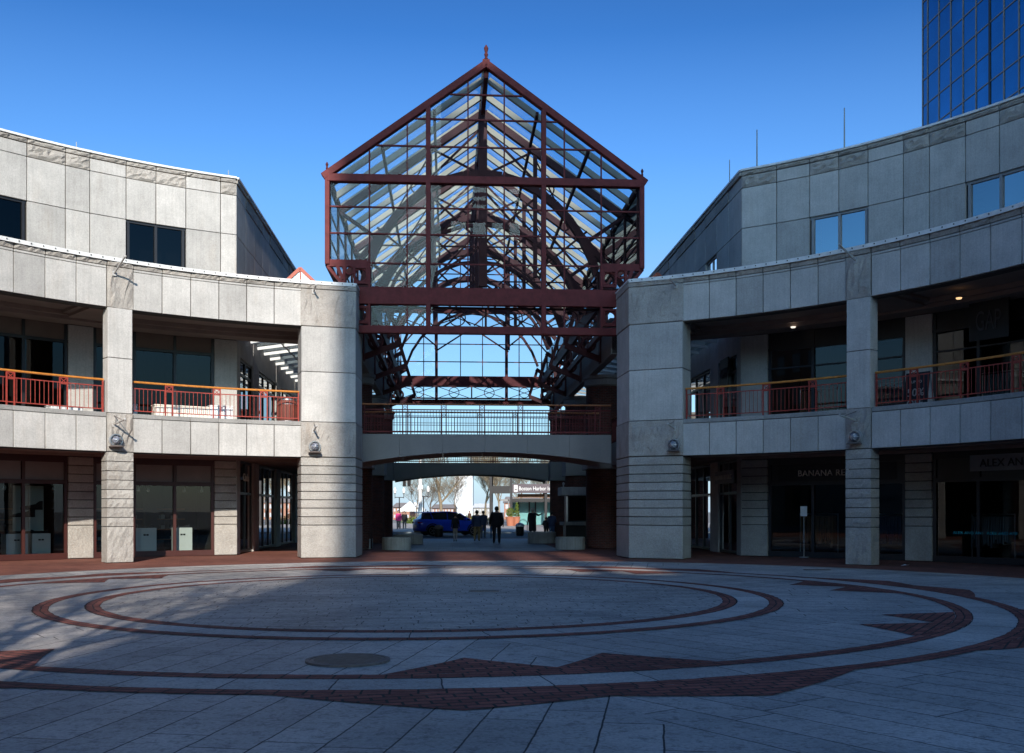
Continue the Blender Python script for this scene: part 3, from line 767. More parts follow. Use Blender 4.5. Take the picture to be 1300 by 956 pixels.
# transverse trusses with arched lower chord, king post and crossed braces
for y in (3.6, 9.6, 15.6, 21.6):
    t = MB(); ae, be, zc_ = 4.9, 6.0, 9.1
    pts = [(ae * math.cos(R_(a)), y, zc_ + be * math.sin(R_(a))) for a in range(0, 181, 9)]
    t.path(pts, .30, .30)
    pts2 = [((ae - .9) * math.cos(R_(a)), y, zc_ - .4 + (be - 1.6) * math.sin(R_(a))) for a in range(18, 163, 12)]
    t.path(pts2, .16, .13)
    t.bar((0, y, {3.6: 10.6, 9.6: 11.6, 15.6: 12.8, 21.6: 14.0}[y]), (0, y, ZA - .2), .34, .30, (0, 1, 0))
    for s in (-1, 1):
        t.bar((s * .05, y, ZA - .32), (s * (XB - .12), y, ZE - .16), .26, .26)
        t.bar((s * 2.1, y, 11.0), (s * 2.1, y, slope_z(2.1) - .3), .16, .18, (0, 1, 0))
        t.bar((s * XB, y, ZBX), (s * 3.6, y, 13.15), .22, .22)
        t.bar((s * XB, y, ZE - .2), (s * 4.1, y, 12.4), .14, .14)
        for (x0, z0, x1, z1) in ((.1, 16.9, 2.1, 14.9), (.1, 15.1, 2.1, 16.1), (.1, 12.4, 2.1, 14.2), (.1, 14.4, 2.1, 12.2), (2.1, 14.9, 3.6, 13.3), (2.1, 11.2, 4.2, 12.9), (.1, 12.2, 2.1, 10.9), (2.1, 13.4, 4.4, 10.8)):
            t.bar((s * x0, y + .03 * s, z0), (s * x1, y + .03 * s, z1), .07, .08)
        t.ring((s * 2.6, y, 14.55), .26, .03)
    t.bar((-4.6, y, 12.2), (4.6, y, 12.2), .05, .06)
    # foot brackets with round holes
    tr = t.build('arched_truss', 'maroon_dark', can)
    for s in (-1, 1):
        bmb = MB()
        bmb.bar((s * 4.85, y, 7.6), (s * 4.85, y, 9.4), .34, .34, (0, 1, 0))
        bmb.bar((s * 4.85, y, 7.7), (s * 3.3, y, 8.3), .16, .22); bmb.bar((s * 4.85, y, 9.2), (s * 3.7, y, 9.9), .12, .2)
        bmb.bar((s * 3.3, y, 8.3), (s * 3.75, y, 9.8), .12, .16); bmb.ring((s * 4.25, y, 8.35), .26, .06)
        bmb.build('foot_bracket', 'maroon_dark', tr)
for y0, y1 in ((3.6, 9.6), (9.6, 15.6), (15.6, 21.6)):
    for s in (-1, 1):
        x = MB(); x.bar((s * 1.9, y0, 16.2), (s * 4.2, y1, 14.6), .05, .05)
        x.bar((s * 4.9, y0, 9.4), (s * 4.9, y1, 9.4), .12, .2)
        x.build('longitudinal_brace', 'maroon_dark', can)
# front corner brackets: plates with round cut-outs between the frame and the granite piers
for yb in (0, LEN):
    for s in (-1, 1):
        b_ = MB()
        x0, x1 = XI + .05, XI + .56
        for zc_, rr in ((8.72, .20), (10.15, .20)):
            b_.ring((s * (x0 + x1) / 2, yb, zc_), rr + .04, .05)
            zt_ = zc_ + .28; zb_ = zc_ - .28
            for z in (zt_, zb_): b_.bar((s * x0, yb, z), (s * x1, yb, z), .2, .08)
            b_.bar((s * (x0 + .03), yb, zb_), (s * (x0 + .03), yb, zt_), .07, .2, (0, 1, 0)); b_.bar((s * (x1 - .03), yb, zb_), (s * (x1 - .03), yb, zt_), .07, .2, (0, 1, 0))
        b_.bar((s * XB, yb + .1, ZBX - .15), (s * (XI + .7), yb + .1, 9.5), .3, .10)
        b_.bar((s * (XI + .9), yb, ZBX - .15), (s * (XI + .9), yb, 9.62), .10, .24, (0, 1, 0))
        b_.bar((s * (XB - .35), yb, ZBX - .15), (s * (XI + .95), yb, 10.0), .16, .12)
        b_.ring((s * (XI + .72), yb - .05, 10.33), .16, .045)
        b_.build('corner_bracket', 'maroon', can)
def finial(x, y, z, s):
    f = MB(); f.lathe([(.07 * s, 0), (.10 * s, .08 * s), (.05 * s, .16 * s), (.09 * s, .27 * s), (.055 * s, .36 * s), (.08 * s, .46 * s), (.10 * s, .55 * s), (.05 * s, .64 * s), (.01, .70 * s)], n=12)
    for v in f.v: v.x += x; v.y += y; v.z += z
    f.build('finial', 'maroon_dark', can, smooth=False)
finial(0, 0, ZA + .2, .85); finial(-XB - .02, 0, ZE + .12, .55); finial(XB + .02, 0, ZE + .12, .55)

# ------------------------------------------------------------------ footbridges across the passage
def footbridge(y, dep, label, near):
    r = empty('footbridge', gate_w(GL, GD + y), TH, label=label, cat='bridge')
    hw = 4.80 if near else 4.72
    def z_of(x): return 3.44 + .42 * (1 - (x / 4.7) ** 2) if abs(x) < 4.7 else 3.44
    n = 24
    for yy, nm in ((0, 0), (dep, 1)):
        f = MB()
        for k in range(n):
            x0, x1 = -hw + 2 * hw * k / n, -hw + 2 * hw * (k + 1) / n
            e = .008 if k % 4 == 0 else 0
            a = [(x0 + e, yy, z_of(x0)), (x1, yy, z_of(x1)), (x1, yy, 4.52), (x0 + e, yy, 4.52)]
            f.hexa(a, [(p[0], p[1] + .16, p[2]) for p in a])
        f.build('arched_fascia', 'concrete', r)
    d = MB(); d.box(-hw, hw, .17, dep - .01, 4.2, 4.54); d.build('deck', 'concrete', r)
    d = MB()
    for k in range(9): d.box(-hw, hw, .3 + k * dep / 9, .38 + k * dep / 9, 3.98, 4.19)
    d.build('joist', 'soffit_dark', r)
    for yy in (.08, dep + .08):
        rl = MB(); zb, zt = 4.62, 5.62
        rl.bar((-hw, yy, zb), (hw, yy, zb), .05, .06); rl.bar((-hw, yy, zt - .17), (hw, yy, zt - .17), .04, .04); rl.bar((-hw, yy, zb + .25), (hw, yy, zb + .25), .02, .02); rl.bar((-hw, yy, zt - .4), (hw, yy, zt - .4), .02, .02)
        ps = [-4.6, -3.0, -1.55, -.1, 1.35, 2.8, 4.3]
        x = -hw + .1
        while x < hw:
            if all(abs(x - q) > .13 for q in ps): rl.tube((x, yy, zb), (x, yy, zt - .17), .009, n=5, cap=False)
            x += .115
        o = rl.build('railing', 'maroon', r)
        for q in ps:
            p_ = MB()
            for dq in (-.09, .09): p_.bar((q + dq, yy, 4.5), (q + dq, yy, zt), .035, .05, (0, 1, 0))
            p_.ring((q, yy, zt - .08), .05, .01, n=10, m=4); p_.build('baluster_post', 'maroon', o)
        h = MB(); h.tube((-hw, yy, zt + .03), (hw, yy, zt + .03), .033, n=8); h.build('handrail', 'rail_dull', o)
footbridge(1.3, 3.0, 'flat-arched grey footbridge with maroon railing between the two big piers', True)
footbridge(23.4, 3.0, 'far grey arched footbridge seen beneath the near one', False)

# ------------------------------------------------------------------ side beams on brick columns
for s in (-1, 1):
    r = empty('side_beam', gate_w(GL + s * 4.75, GD), TH, label='long grey panelled beam on round brick columns, %s side of the passage' % ('left' if s < 0 else 'right'), cat='beam', group='passage beams')
    b_ = MB()
    for k in range(12):
        y0, y1 = .9 + k * 1.95, .9 + (k + 1) * 1.95 - .015
        b_.box(min(0, s * .3), max(0, s * .3), y0, y1, 7.55, 8.75)
    b_.build('beam_panel', 'concrete', r)
    b_ = MB(); b_.box(min(-.06 * s, s * .4), max(-.06 * s, s * .4), .9, 24.3, 8.76, 8.9); b_.build('coping', 'concrete_light', r)
    b_ = MB(); b_.box(min(.03 * s, s * .28), max(.03 * s, s * .28), .9, 24.3, 7.58, 8.7); b_.build('core', 'joint', r)
    # gallery floor edge behind it, carried by the same columns
    b_ = MB()
    for k in range(12):
        y0, y1 = .9 + k * 1.95, .9 + (k + 1) * 1.95 - .015
        b_.box(min(s * .9, s * 4.55), max(s * .9, s * 4.55), y0, y1, 3.6, 4.55) if k % 4 != 9 else None
    b_.build('gallery_floor', 'concrete', r)
    rl = MB(); yy = .9
    while yy < 24: rl.tube((s * .95, yy, 4.6), (s * .95, yy, 5.5), .009, n=5, cap=False); yy += .13
    rl.bar((s * .95, .9, 5.5), (s * .95, 24.3, 5.5), .04, .04); rl.bar((s * .95, .9, 4.62), (s * .95, 24.3, 4.62), .04, .04)
    o = rl.build('railing', 'maroon', r); h = MB(); h.tube((s * .95, .9, 5.62), (s * .95, 24.3, 5.62), .033); h.build('handrail', 'rail_dull', o)
    # glazed lean-to roof over the side gallery with its lattice of bars
    g_ = MB()
    for k in range(17):
        y = 1.2 + k * 1.45; g_.bar((s * .2, y, 8.95), (s * 4.5, y, 8.35), .07, .12)
    for q in (.25, .5, .75): g_.bar((s * (.2 + 4.3 * q), 1, 8.95 - .6 * q), (s * (.2 + 4.3 * q), 24.3, 8.95 - .6 * q), .06, .08)
    o = g_.build('gallery_roof', 'white' if s < 0 else 'grey', r)
    g_ = MB(); g_.face([(s * .2, 1, 9.03), (s * 4.5, 1, 8.43), (s * 4.5, 24.3, 8.43), (s * .2, 24.3, 9.03)]); g_.build('pane', 'canopy_glass', o)
    for yc, where in ((7.3, 'nearest the plaza'), (15.3, 'in the middle of the row'), (23.2, 'nearest the street')):
        c_ = empty('brick_column', gate_w(GL + s * 5.45, GD + yc), TH, label='round brick column on the %s of the passage, %s' % ('left' if s < 0 else 'right', where), cat='column', group='brick columns of the passage')
        for z0, z1 in ((.03, 3.45), (4.56, 7.05)):
            b_ = MB(); b_.lathe([(.78, z0), (.78, z1)], n=36)
            def cuv(c): return (math.atan2(c.y, c.x) * .78, c.z)
            b_.build('shaft', 'column_brick', c_, autouv=cuv)
        b_ = MB(); b_.lathe([(.80, 7.06), (.86, 7.12), (.86, 7.36), (.92, 7.42), (.92, 7.54)], n=36); b_.build('capital', 'concrete', c_)
        b_ = MB(); b_.box(-.85, .85, -.9, .9, 3.46, 4.55); b_.build('block', 'concrete', c_, bevel=.01)

# ------------------------------------------------------------------ small things fixed to the facades
def on_face(root, a, r, z): return C + pol(a, r, z)
def wall_lamp(a, z, r, label):
    n_ = pol(a, 1) * -1
    e = empty('wall_lamp', C + pol(a, r, z), math.atan2(n_.x, -n_.y) * 1.0, label=label, cat='lamp', group='dome lamps on the piers')
    # local -Y points to the plaza
    b_ = MB(); b_.lathe([(.21, 0), (.21, .03), (.19, .05)], n=24)
    for v in b_.v: v.x, v.y, v.z = v.x, -v.z, v.y
    b_.build('back_plate', 'grey', e)
    b_ = MB(); b_.blob((0, -.12, 0), .13, n=16, m=10); b_.build('globe', 'lamp_glass', e, smooth=True)
    b_ = MB(); b_.ring((0, -.10, 0), .185, .022)
    for k in range(4):
        t0 = math.pi * k / 4
        pts = [(math.cos(t0) * .185 * math.cos(q), -.10 - .19 * math.sin(q), math.sin(t0) * .185 * math.cos(q)) for q in [math.pi * j / 8 for j in range(9)]]
        b_.path(pts, .012, .012)
    b_.build('guard', 'steel', e)
    b_ = MB(); b_.lathe([(.24, -.05), (.20, -.02), (.14, 0)], n=24)
    for v in b_.v: v.z -= .16; v.y -= .12
    b_.build('drip_tray', 'iron', e)
def bracket(a, z, r, ln, tilt, label, both=True):
    n_ = pol(a, 1) * -1
    e = empty('flag_bracket', C + pol(a, r, z), math.atan2(n_.x, -n_.y), label=label, cat='bracket', group='banner brackets on the piers')
    b_ = MB(); b_.box(-.06, .06, -.02, .0, -.08, .08); b_.build('plate', 'bracketm', e)
    b_ = MB(); b_.tube((0, 0, 0), (0, -ln, tilt), .03, n=8)
    b_.blob((0, -ln, tilt), .042, n=8, m=6)
    b_.build('arm', 'bracketm', e)
    if both:
        b_ = MB(); b_.tube((0, 0, .28), (0, -ln * .8, tilt * .8), .011, n=6); b_.build('stay', 'iron', e)
pL, pR = AX - 44.0, AX + 44.0
wall_lamp(pL - .55, 3.86, RW - .05, 'dome lamp in a wire guard on the free-standing pier of the sunlit left building')
wall_lamp(pR - .2, 3.86, RW - .05, 'dome lamp in a wire guard on the free-standing pier of the shaded right building')
wall_lamp(AX - 21.8, 3.86, RW - .07, 'dome lamp in a wire guard on the big pier left of the gate')
wall_lamp(AX + 22.4, 3.86, RW - .07, 'dome lamp in a wire guard on the big pier right of the gate')
bracket(pL - .7, 4.36, RW - .05, .95, .1, 'white banner bracket above the dome lamp on the left free-standing pier')
bracket(pR - .2, 4.36, RW - .05, .95, .1, 'white banner bracket above the dome lamp on the right free-standing pier')
bracket(AX - 21.9, 4.42, RW - .07, .7, .1, 'banner bracket above the dome lamp on the big pier left of the gate')
bracket(AX + 22.4, 4.42, RW - .07, .7, .1, 'banner bracket above the dome lamp on the big pier right of the gate')
bracket(pL - .7, 9.12, RW - .08, .95, .35, 'banner bracket high on the parapet over the left free-standing pier', False)
bracket(pR - .2, 9.2, RW - .08, .95, .3, 'banner bracket high on the parapet over the right free-standing pier', False)
bracket(AX - 21.9, 9.25, RW - .09, .6, .1, 'banner bracket high on the parapet over the big pier left of the gate', False)
bracket(AX + 22.6, 9.25, RW - .09, .6, .1, 'banner bracket high on the parapet over the big pier right of the gate', False)

def rod(px, py0, py1, Y, label, r=.018):
    X = (px - 650) / F * Y; z0 = EYE + (HOR - py0) / F * Y; z1 = EYE + (HOR - py1) / F * Y
    b_ = MB(); b_.lathe([(.06, 0), (.06, .05), (r, .08), (r * .7, z1 - z0)], n=8)
    tag(b_.build('lightning_rod', 'rod', loc=(X, Y, z0)), label, 'rod', 'lightning rods on the roofs')
def at_roof(px, R=R3 + .25):
    t = (px - 650) / F; A_ = t * t + 1; B_ = -2 * (C.x * t + C.y); c_ = C.x ** 2 + C.y ** 2 - R * R
    return (-B_ + math.sqrt(B_ * B_ - 4 * A_ * c_)) / (2 * A_)
def rod_z(px, ht, label, r=.018):
    Y = at_roof(px); X = (px - 650) / F * Y; b_ = MB(); b_.lathe([(.06, 0), (.06, .05), (r, .08), (r * .7, ht)], n=8)
    tag(b_.build('lightning_rod', 'rod', loc=(X, Y, 14.14)), label, 'rod', 'lightning rods on the roofs')
rod_z(290, .3, 'short white lightning rod at the corner of the left roof'); rod_z(97, .3, 'short white lightning rod halfway along the left roof')
rod_z(961, 1.45, 'tall lightning rod just right of the corner of the right roof', .028); rod_z(1072, 1.5, 'tall lightning rod in the middle of the right roof', .028)
q = C + Rc + Rax * 2.5 - Rin * .25
b_ = MB(); b_.lathe([(.06, 0), (.06, .05), (.022, .08), (.016, 1.25)], n=8); tag(b_.build('lightning_rod', 'rod', loc=(q.x, q.y, 14.14)), 'lightning rod on the receding edge of the right roof, left of its corner', 'rod', 'lightning rods on the roofs')

for s, px, cc, nm in ((-1, 374, (.75, .25, .16), 'left'), (1, 884, (.2, .04, .04), 'right')):
    L = GL + s * 7.6; e = empty('skylight', gate_w(L, GD + 6.2, 9.0), TH, label='small red-framed gabled skylight behind the parapet of the %s building' % nm, cat='skylight', group='gabled skylights')
    f = MB(); hh = 2.85
    W2 = 1.05
    for y in (0, 3):
        f.bar((-W2, y, hh - 1.0), (0, y, hh), .14, .14); f.bar((W2, y, hh - 1.0), (0, y, hh), .14, .14); f.bar((-W2, y, hh - 1.05), (W2, y, hh - 1.05), .12, .12)
        for x in (-W2, W2): f.bar((x, y, 0), (x, y, hh - 1.0), .12, .12)
        f.bar((0, y, 0), (0, y, hh), .07, .07)
    for x, z in ((-W2, hh - 1), (W2, hh - 1), (0, hh)): f.bar((x, 0, z), (x, 3, z), .12, .12)
    f.build('frame', 'sky_red', e)
    f = MB(); f.face([(-W2, 0, hh - 1), (0, 0, hh), (0, 3, hh), (-W2, 3, hh - 1)]); f.face([(W2, 0, hh - 1), (0, 0, hh), (0, 3, hh), (W2, 3, hh - 1)]); f.face([(-W2, 0, 0), (W2, 0, 0), (W2, 0, hh - 1), (0, 0, hh), (-W2, 0, hh - 1)])
    f.build('pane', 'win_glass', e)
#PART4
M['signmauve'] = paint('mauve_sign', (.10, .08, .09), .6); M['teal'] = paint('teal_glass', (.16, .36, .36), .15, spec=1); M['terracotta'] = paint('terracotta', (.42, .16, .09), .8)
M['leaf'] = paint('leaf_green', (.13, .19, .03), .8, var=.4, vscale=8); M['far_brick'] = paint('far_brick', (.33, .17, .12), .9); M['far_roof'] = paint('far_roof', (.25, .22, .21), .9)
M['tower_line'] = paint('tower_mullion', (.16, .15, .16), .4); M['cream'] = paint('cream_letters', (.80, .76, .66), .6); M['farwin'] = paint('far_window', (.42, .44, .47), .5); M['farwhite'] = paint('far_white_wall', (.60, .61, .62), .8); M['signgrey'] = paint('grey_board', (.26, .26, .27), .6); M['turq'] = paint('turquoise', (.03, .35, .42), .6)
M['posterm'] = paint('poster_paper', (.5, .52, .48), .7); M['frame_red2'] = paint('barrel_stave', (.16, .05, .035), .7)
M['tower_glass'] = paint('tower_glass', (.012, .17, .36), .05, metal=.85, var=.25, vscale=.12, spec=.5)
# ------------------------------------------------------------------ things in the passage
def at(px, Y, z=0): return Vector(((px - 650) / F * Y, Y, z))
def planter(px, Y, w_, h_, label, rnd=True):
    b_ = MB()
    if rnd: b_.lathe([(w_ / 2, 0), (w_ / 2, h_ - .05), (w_ / 2 - .03, h_), (w_ / 2 - .1, h_), (w_ / 2 - .1, h_ - .08)], n=36)
    else: b_.box(-w_ / 2, w_ / 2, -.4, .4, 0, h_)
    tag(b_.build('concrete_bench' if not rnd else 'round_planter', 'concrete_light', loc=at(px, Y), bevel=0 if rnd else .02), label, 'planter' if rnd else 'bench', 'concrete planters and blocks in the passage')
planter(503.5, 42.6, 1.24, .53, 'round pale concrete planter on the left of the passage, nearer the plaza')
planter(518, 50, 1.5, .5, 'round grey concrete planter on the left of the passage, behind the first')
planter(724, 43, 1.28, .53, 'round pale concrete planter on the right, in front of the ticket kiosk')
planter(688, 51.5, 1.45, .58, 'round grey concrete planter on the right, further in by the child')
planter(777, 44.5, .75, .45, 'low grey concrete block against the right brick column', False)
planter(463, 43.5, .6, .45, 'low grey concrete block against the left brick column', False)

k = empty('ticket_kiosk', at(733, 48.4), TH, label='small dark ticket kiosk with grey canopy and counter on the right of the passage', cat='kiosk')
b_ = MB(); b_.box(-.55, .85, 0, 1.2, 0.02, .95); b_.build('base', 'black', k)
b_ = MB(); b_.box(-.72, .95, -.15, 1.3, .96, 1.12); b_.build('counter', 'concrete_light', k, bevel=.01)
b_ = MB(); b_.box(-.45, .85, .1, 1.2, 1.13, 2.38); b_.build('cabin', 'frame_dark', k)
b_ = MB(); b_.face([(-.38, .095, 1.2), (.78, .095, 1.2), (.78, .095, 2.3), (-.38, .095, 2.3)]); b_.build('pane', 'side_glass', k)
b_ = MB(); b_.box(-.80, 1.0, -.3, 1.4, 2.39, 2.8); b_.build('canopy', 'concrete_light', k, bevel=.02)
b_ = MB(); b_.tube((-.62, -.2, .02), (-.62, -.2, 2.39), .035); b_.tube((.9, -.2, .02), (.9, -.2, 2.39), .035); b_.build('post', 'steel', k)
b_ = MB(); b_.lathe([(.03, 2.8), (.03, 2.9), (.06, 2.93), (.05, 3.0), (.01, 3.03)], c=(-.7, -.2), n=10); b_.build('knob', 'steel', k)

# ------------------------------------------------------------------ people
def person(px, Y, ht, face, top, legs, label, arms='down', stride=.0, hair='hair_dark', slim=1.0, extra=None, skirt=None, hat=None):
    s = ht / 1.75
    J = {}; vs = []; ed = []; rad = []
    def v(n, p, r, par=None):
        vs.append((p[0] * s * (slim if abs(p[0]) > .02 else 1), p[1] * s, p[2] * s)); ft = 1.0 if min(r if isinstance(r, tuple) else (r, r)) < .04 or n in ('neck', 'jaw', 'head', 'crown') else 1.28; rad.append((r[0] * s * slim * ft, r[1] * s * slim * ft) if isinstance(r, tuple) else (r * s * slim * ft, r * s * slim * ft)); J[n] = len(vs) - 1
        if par: ed.append((J[par], J[n]))
    v('pelvis', (0, 0, .95), (.155, .115)); v('waist', (0, .0, 1.10), (.135, .105), 'pelvis'); v('chest', (0, .0, 1.30), (.165, .12), 'waist')
    v('collar', (0, -.005, 1.42), (.10, .08), 'chest'); v('neck', (0, .0, 1.50), .052, 'collar'); v('jaw', (0, .02, 1.575), (.065, .075), 'neck'); v('head', (0, .02, 1.655), (.078, .09), 'jaw'); v('crown', (0, .01, 1.715), (.045, .055), 'head')
    for q, sd in ((-1, 'l'), (1, 'r')):
        fw = stride * q
        v('hip' + sd, (q * .09, 0, .90), .095, 'pelvis'); v('knee' + sd, (q * .10, .12 * fw + .03 * abs(stride), .50), .06, 'hip' + sd)
        v('ank' + sd, (q * .10, .22 * fw - (.10 if fw < 0 else 0), .10 + (.05 if fw < 0 else 0)), .042, 'knee' + sd)
        v('toe' + sd, (q * .115, .22 * fw + .15 - (.08 if fw < 0 else 0), .035), (.042, .03), 'ank' + sd)
        v('sh' + sd, (q * .19, 0, 1.41), .062, 'collar')
        if arms == 'raise' and q > 0:
            pts = [(.36, .05, 1.33), (.56, .18, 1.44), (.63, .22, 1.46)]; dr = Vector((.9, .35, .1))
        elif arms == 'bent':
            pts = [(q * .26, -.05, 1.14), (q * .20, .20, 1.08), (q * .17, .27, 1.10)]; dr = Vector((-q * .3, .9, .1))
        else:
            pts = [(q * .245, -.03 - .10 * fw, 1.15), (q * .265, .02 - .22 * fw, .92), (q * .265, .04 - .24 * fw, .85)]; dr = Vector((0, .15, -1))
        v('el' + sd, pts[0], .045, 'sh' + sd); v('wr' + sd, pts[1], .031, 'el' + sd); v('palm' + sd, pts[2], (.038, .022), 'wr' + sd)
        dr.normalize(); sdv = dr.cross(Vector((q, 0, 0)) if abs(dr.x) < .5 else Vector((0, 0, 1))).normalized()
        for fi, ln in enumerate((.07, .08, .075, .06)):
            b0 = Vector(pts[2]) + sdv * (.028 - .019 * fi)
            v('f%s%d' % (sd, fi), b0 + dr * ln * .55, .0085, 'palm' + sd); v('g%s%d' % (sd, fi), b0 + dr * ln + Vector((-q * .012, 0, 0)), .0075, 'f%s%d' % (sd, fi))
        v('t' + sd, Vector(pts[1]) + dr * .04 + sdv * .045, .010, 'palm' + sd)
    me = bpy.data.meshes.new('body'); me.from_pydata(vs, ed, [])
    o = bpy.data.objects.new('tmp', me); col.objects.link(o)
    m = o.modifiers.new('skin', 'SKIN'); m.use_smooth_shade = True
    if not me.skin_vertices: me.skin_vertices  # layer exists once the modifier does
    for i, sv in enumerate(me.skin_vertices[0].data): sv.radius = rad[i]; sv.use_root = (i == 0)
    ss = o.modifiers.new('sub', 'SUBSURF'); ss.levels = 1; ss.render_levels = 1
    dg = bpy.context.evaluated_depsgraph_get(); dg.update(); nm = bpy.data.meshes.new_from_object(o.evaluated_get(dg))
    bpy.data.objects.remove(o)
    nm.materials.clear()
    for q in (top, legs, 'skin', 'shoe'): nm.materials.append(M[q])
    for p in nm.polygons:
        p.use_smooth = True; z = p.center.z / s; x = abs(p.center.x) / s
        arm = x > .205 * slim and z > .78 and not z < .85 and x > .2
        if z > 1.475 and x < .15: p.material_index = 2
        elif arms == 'raise' and p.center.x / s > .54: p.material_index = 2
        elif arms == 'bent' and p.center.y / s > .19 and 1.0 < z < 1.2: p.material_index = 2
        elif arms in ('down',) and x > .215 * slim and z < .92 and z > .7: p.material_index = 2
        elif z < .10: p.material_index = 3
        elif z < .93 and not (x > .21 * slim): p.material_index = 1
        else: p.material_index = 0
    root = empty('person', at(px, Y), face, label=label, cat='person')
    b = bpy.data.objects.new('body', nm); col.objects.link(b); b.parent = root
    h = MB(); h.blob((0, .0 * s, 1.665 * s), .112 * s, (.92, 1.0, 1.02), 12, 8)
    for q in h.v:
        if q.y > .03 * s and q.z < 1.70 * s: q.y = .03 * s
    h.build('hair', hair if not hat else hat, root, smooth=True)
    # face: nose and ears
    f = MB(); f.blob((0, .115 * s, 1.61 * s), .016 * s, (.8, 1, 1.3), 6, 4)
    for q in (-1, 1): f.blob((q * .083 * s, .01 * s, 1.62 * s), .022 * s, (.4, .8, 1.3), 6, 4)
    f.build('face', 'skin', root, smooth=True)
    f = MB()
    for q in (-1, 1): f.blob((q * .03 * s, .098 * s, 1.64 * s), .011 * s, (1, .6, .7), 6, 4)
    f.build('eyes', 'black', root)
    # jacket hem / coat as a fitted shell
    j = MB(); zb = (skirt or .84) * s
    j.lathe([(.225 * s * slim, zb), (.215 * s * slim, .95 * s), (.20 * s * slim, 1.10 * s), (.222 * s * slim, 1.28 * s), (.20 * s * slim, 1.38 * s), (.085 * s * slim, 1.47 * s)], n=18, closed=False)
    for q in j.v: q.y *= .74
    j.build('jacket', top, root, smooth=True)
    if extra == 'backpack':
        e = MB(); e.blob((.06 * s, -.2 * s, 1.2 * s), .2 * s, (.85, .55, 1.25), 12, 8); e.build('backpack', 'black', root, smooth=True)
    if extra == 'bag':
        e = MB(); e.blob((.27 * s, -.03 * s, 1.05 * s), .15 * s, (.55, .8, 1.15), 12, 8); e.bar((.25 * s, 0, 1.15 * s), (-.1 * s, 0, 1.44 * s), .03, .02); e.build('shoulder_bag', 'black', root)
    return root
M['skin'] = paint('skin', (.42, .24, .17), .6); M['shoe'] = paint('dark_shoe', (.02, .018, .016), .5)
M['hair_dark'] = paint('dark_hair', (.02, .014, .01), .6)
for n_, c_ in (('cl_black', (.012, .012, .016)), ('cl_navy', (.035, .05, .10)), ('cl_khaki', (.26, .19, .09)), ('cl_grey', (.09, .09, .10)), ('cl_light', (.33, .31, .29)),
               ('cl_pink', (.60, .05, .22)), ('cl_jean', (.05, .10, .2)), ('cl_white', (.7, .7, .68)), ('cl_brown', (.07, .035, .02))): M[n_] = paint(n_, c_, .85, var=.15)
person(605.5, 54.5, 1.68, 0, 'cl_navy', 'cl_khaki', 'person in a dark jacket and khaki trousers walking away beside the blue car', stride=.8, slim=1.12)
person(630.5, 50.2, 1.86, 0, 'cl_black', 'cl_black', 'tall person all in black with a shoulder bag, walking away mid-passage', stride=.35, slim=1.15, extra='bag')
person(578, 53.6, 1.52, .2, 'cl_black', 'cl_light', 'slender person in a dark jacket and pale trousers walking in front of the blue car', stride=.5, slim=.85)
person(613.5, 61, 1.66, 0, 'cl_navy', 'cl_grey', 'person in dark clothes half hidden behind the person in khaki trousers', stride=.5)
person(625.3, 60, 1.6, 0, 'cl_grey', 'cl_jean', 'person in blue jeans half hidden behind the tall person in black', stride=.6, slim=.9)
person(506, 88, 1.74, math.pi, 'cl_pink', 'cl_grey', 'person in a bright pink jacket walking in the sun beyond the passage', stride=.4, hair='hair_dark')
person(513.5, 89.5, 1.66, math.pi, 'cl_black', 'cl_grey', 'person in a black jacket walking beside the one in pink', stride=.3)
person(676, 59.5, 1.84, .1, 'cl_black', 'cl_black', 'adult in a long black coat and pale hat raising the right arm', arms='raise', skirt=.45, hat='cl_light')
person(693.5, 59, 1.3, 0, 'cl_black', 'cl_black', 'child in black standing right of the adult with the raised arm', arms='bent')
person(700.5, 58, 1.62, 0, 'cl_navy', 'cl_jean', 'person in navy partly behind the right brick column', arms='bent')
person(537.5, 112, 1.6, .5, 'cl_white', 'cl_grey', 'distant person in a white top by the foot of the white signal mast', stride=.3)
person(543, 113, 1.7, .2, 'cl_black', 'cl_black', 'distant person in black by the foot of the white signal mast', stride=.3)
person(596, 118, 1.7, 2.5, 'cl_brown', 'cl_grey', 'distant person in brown seen over the bonnet of the blue car', stride=.3)

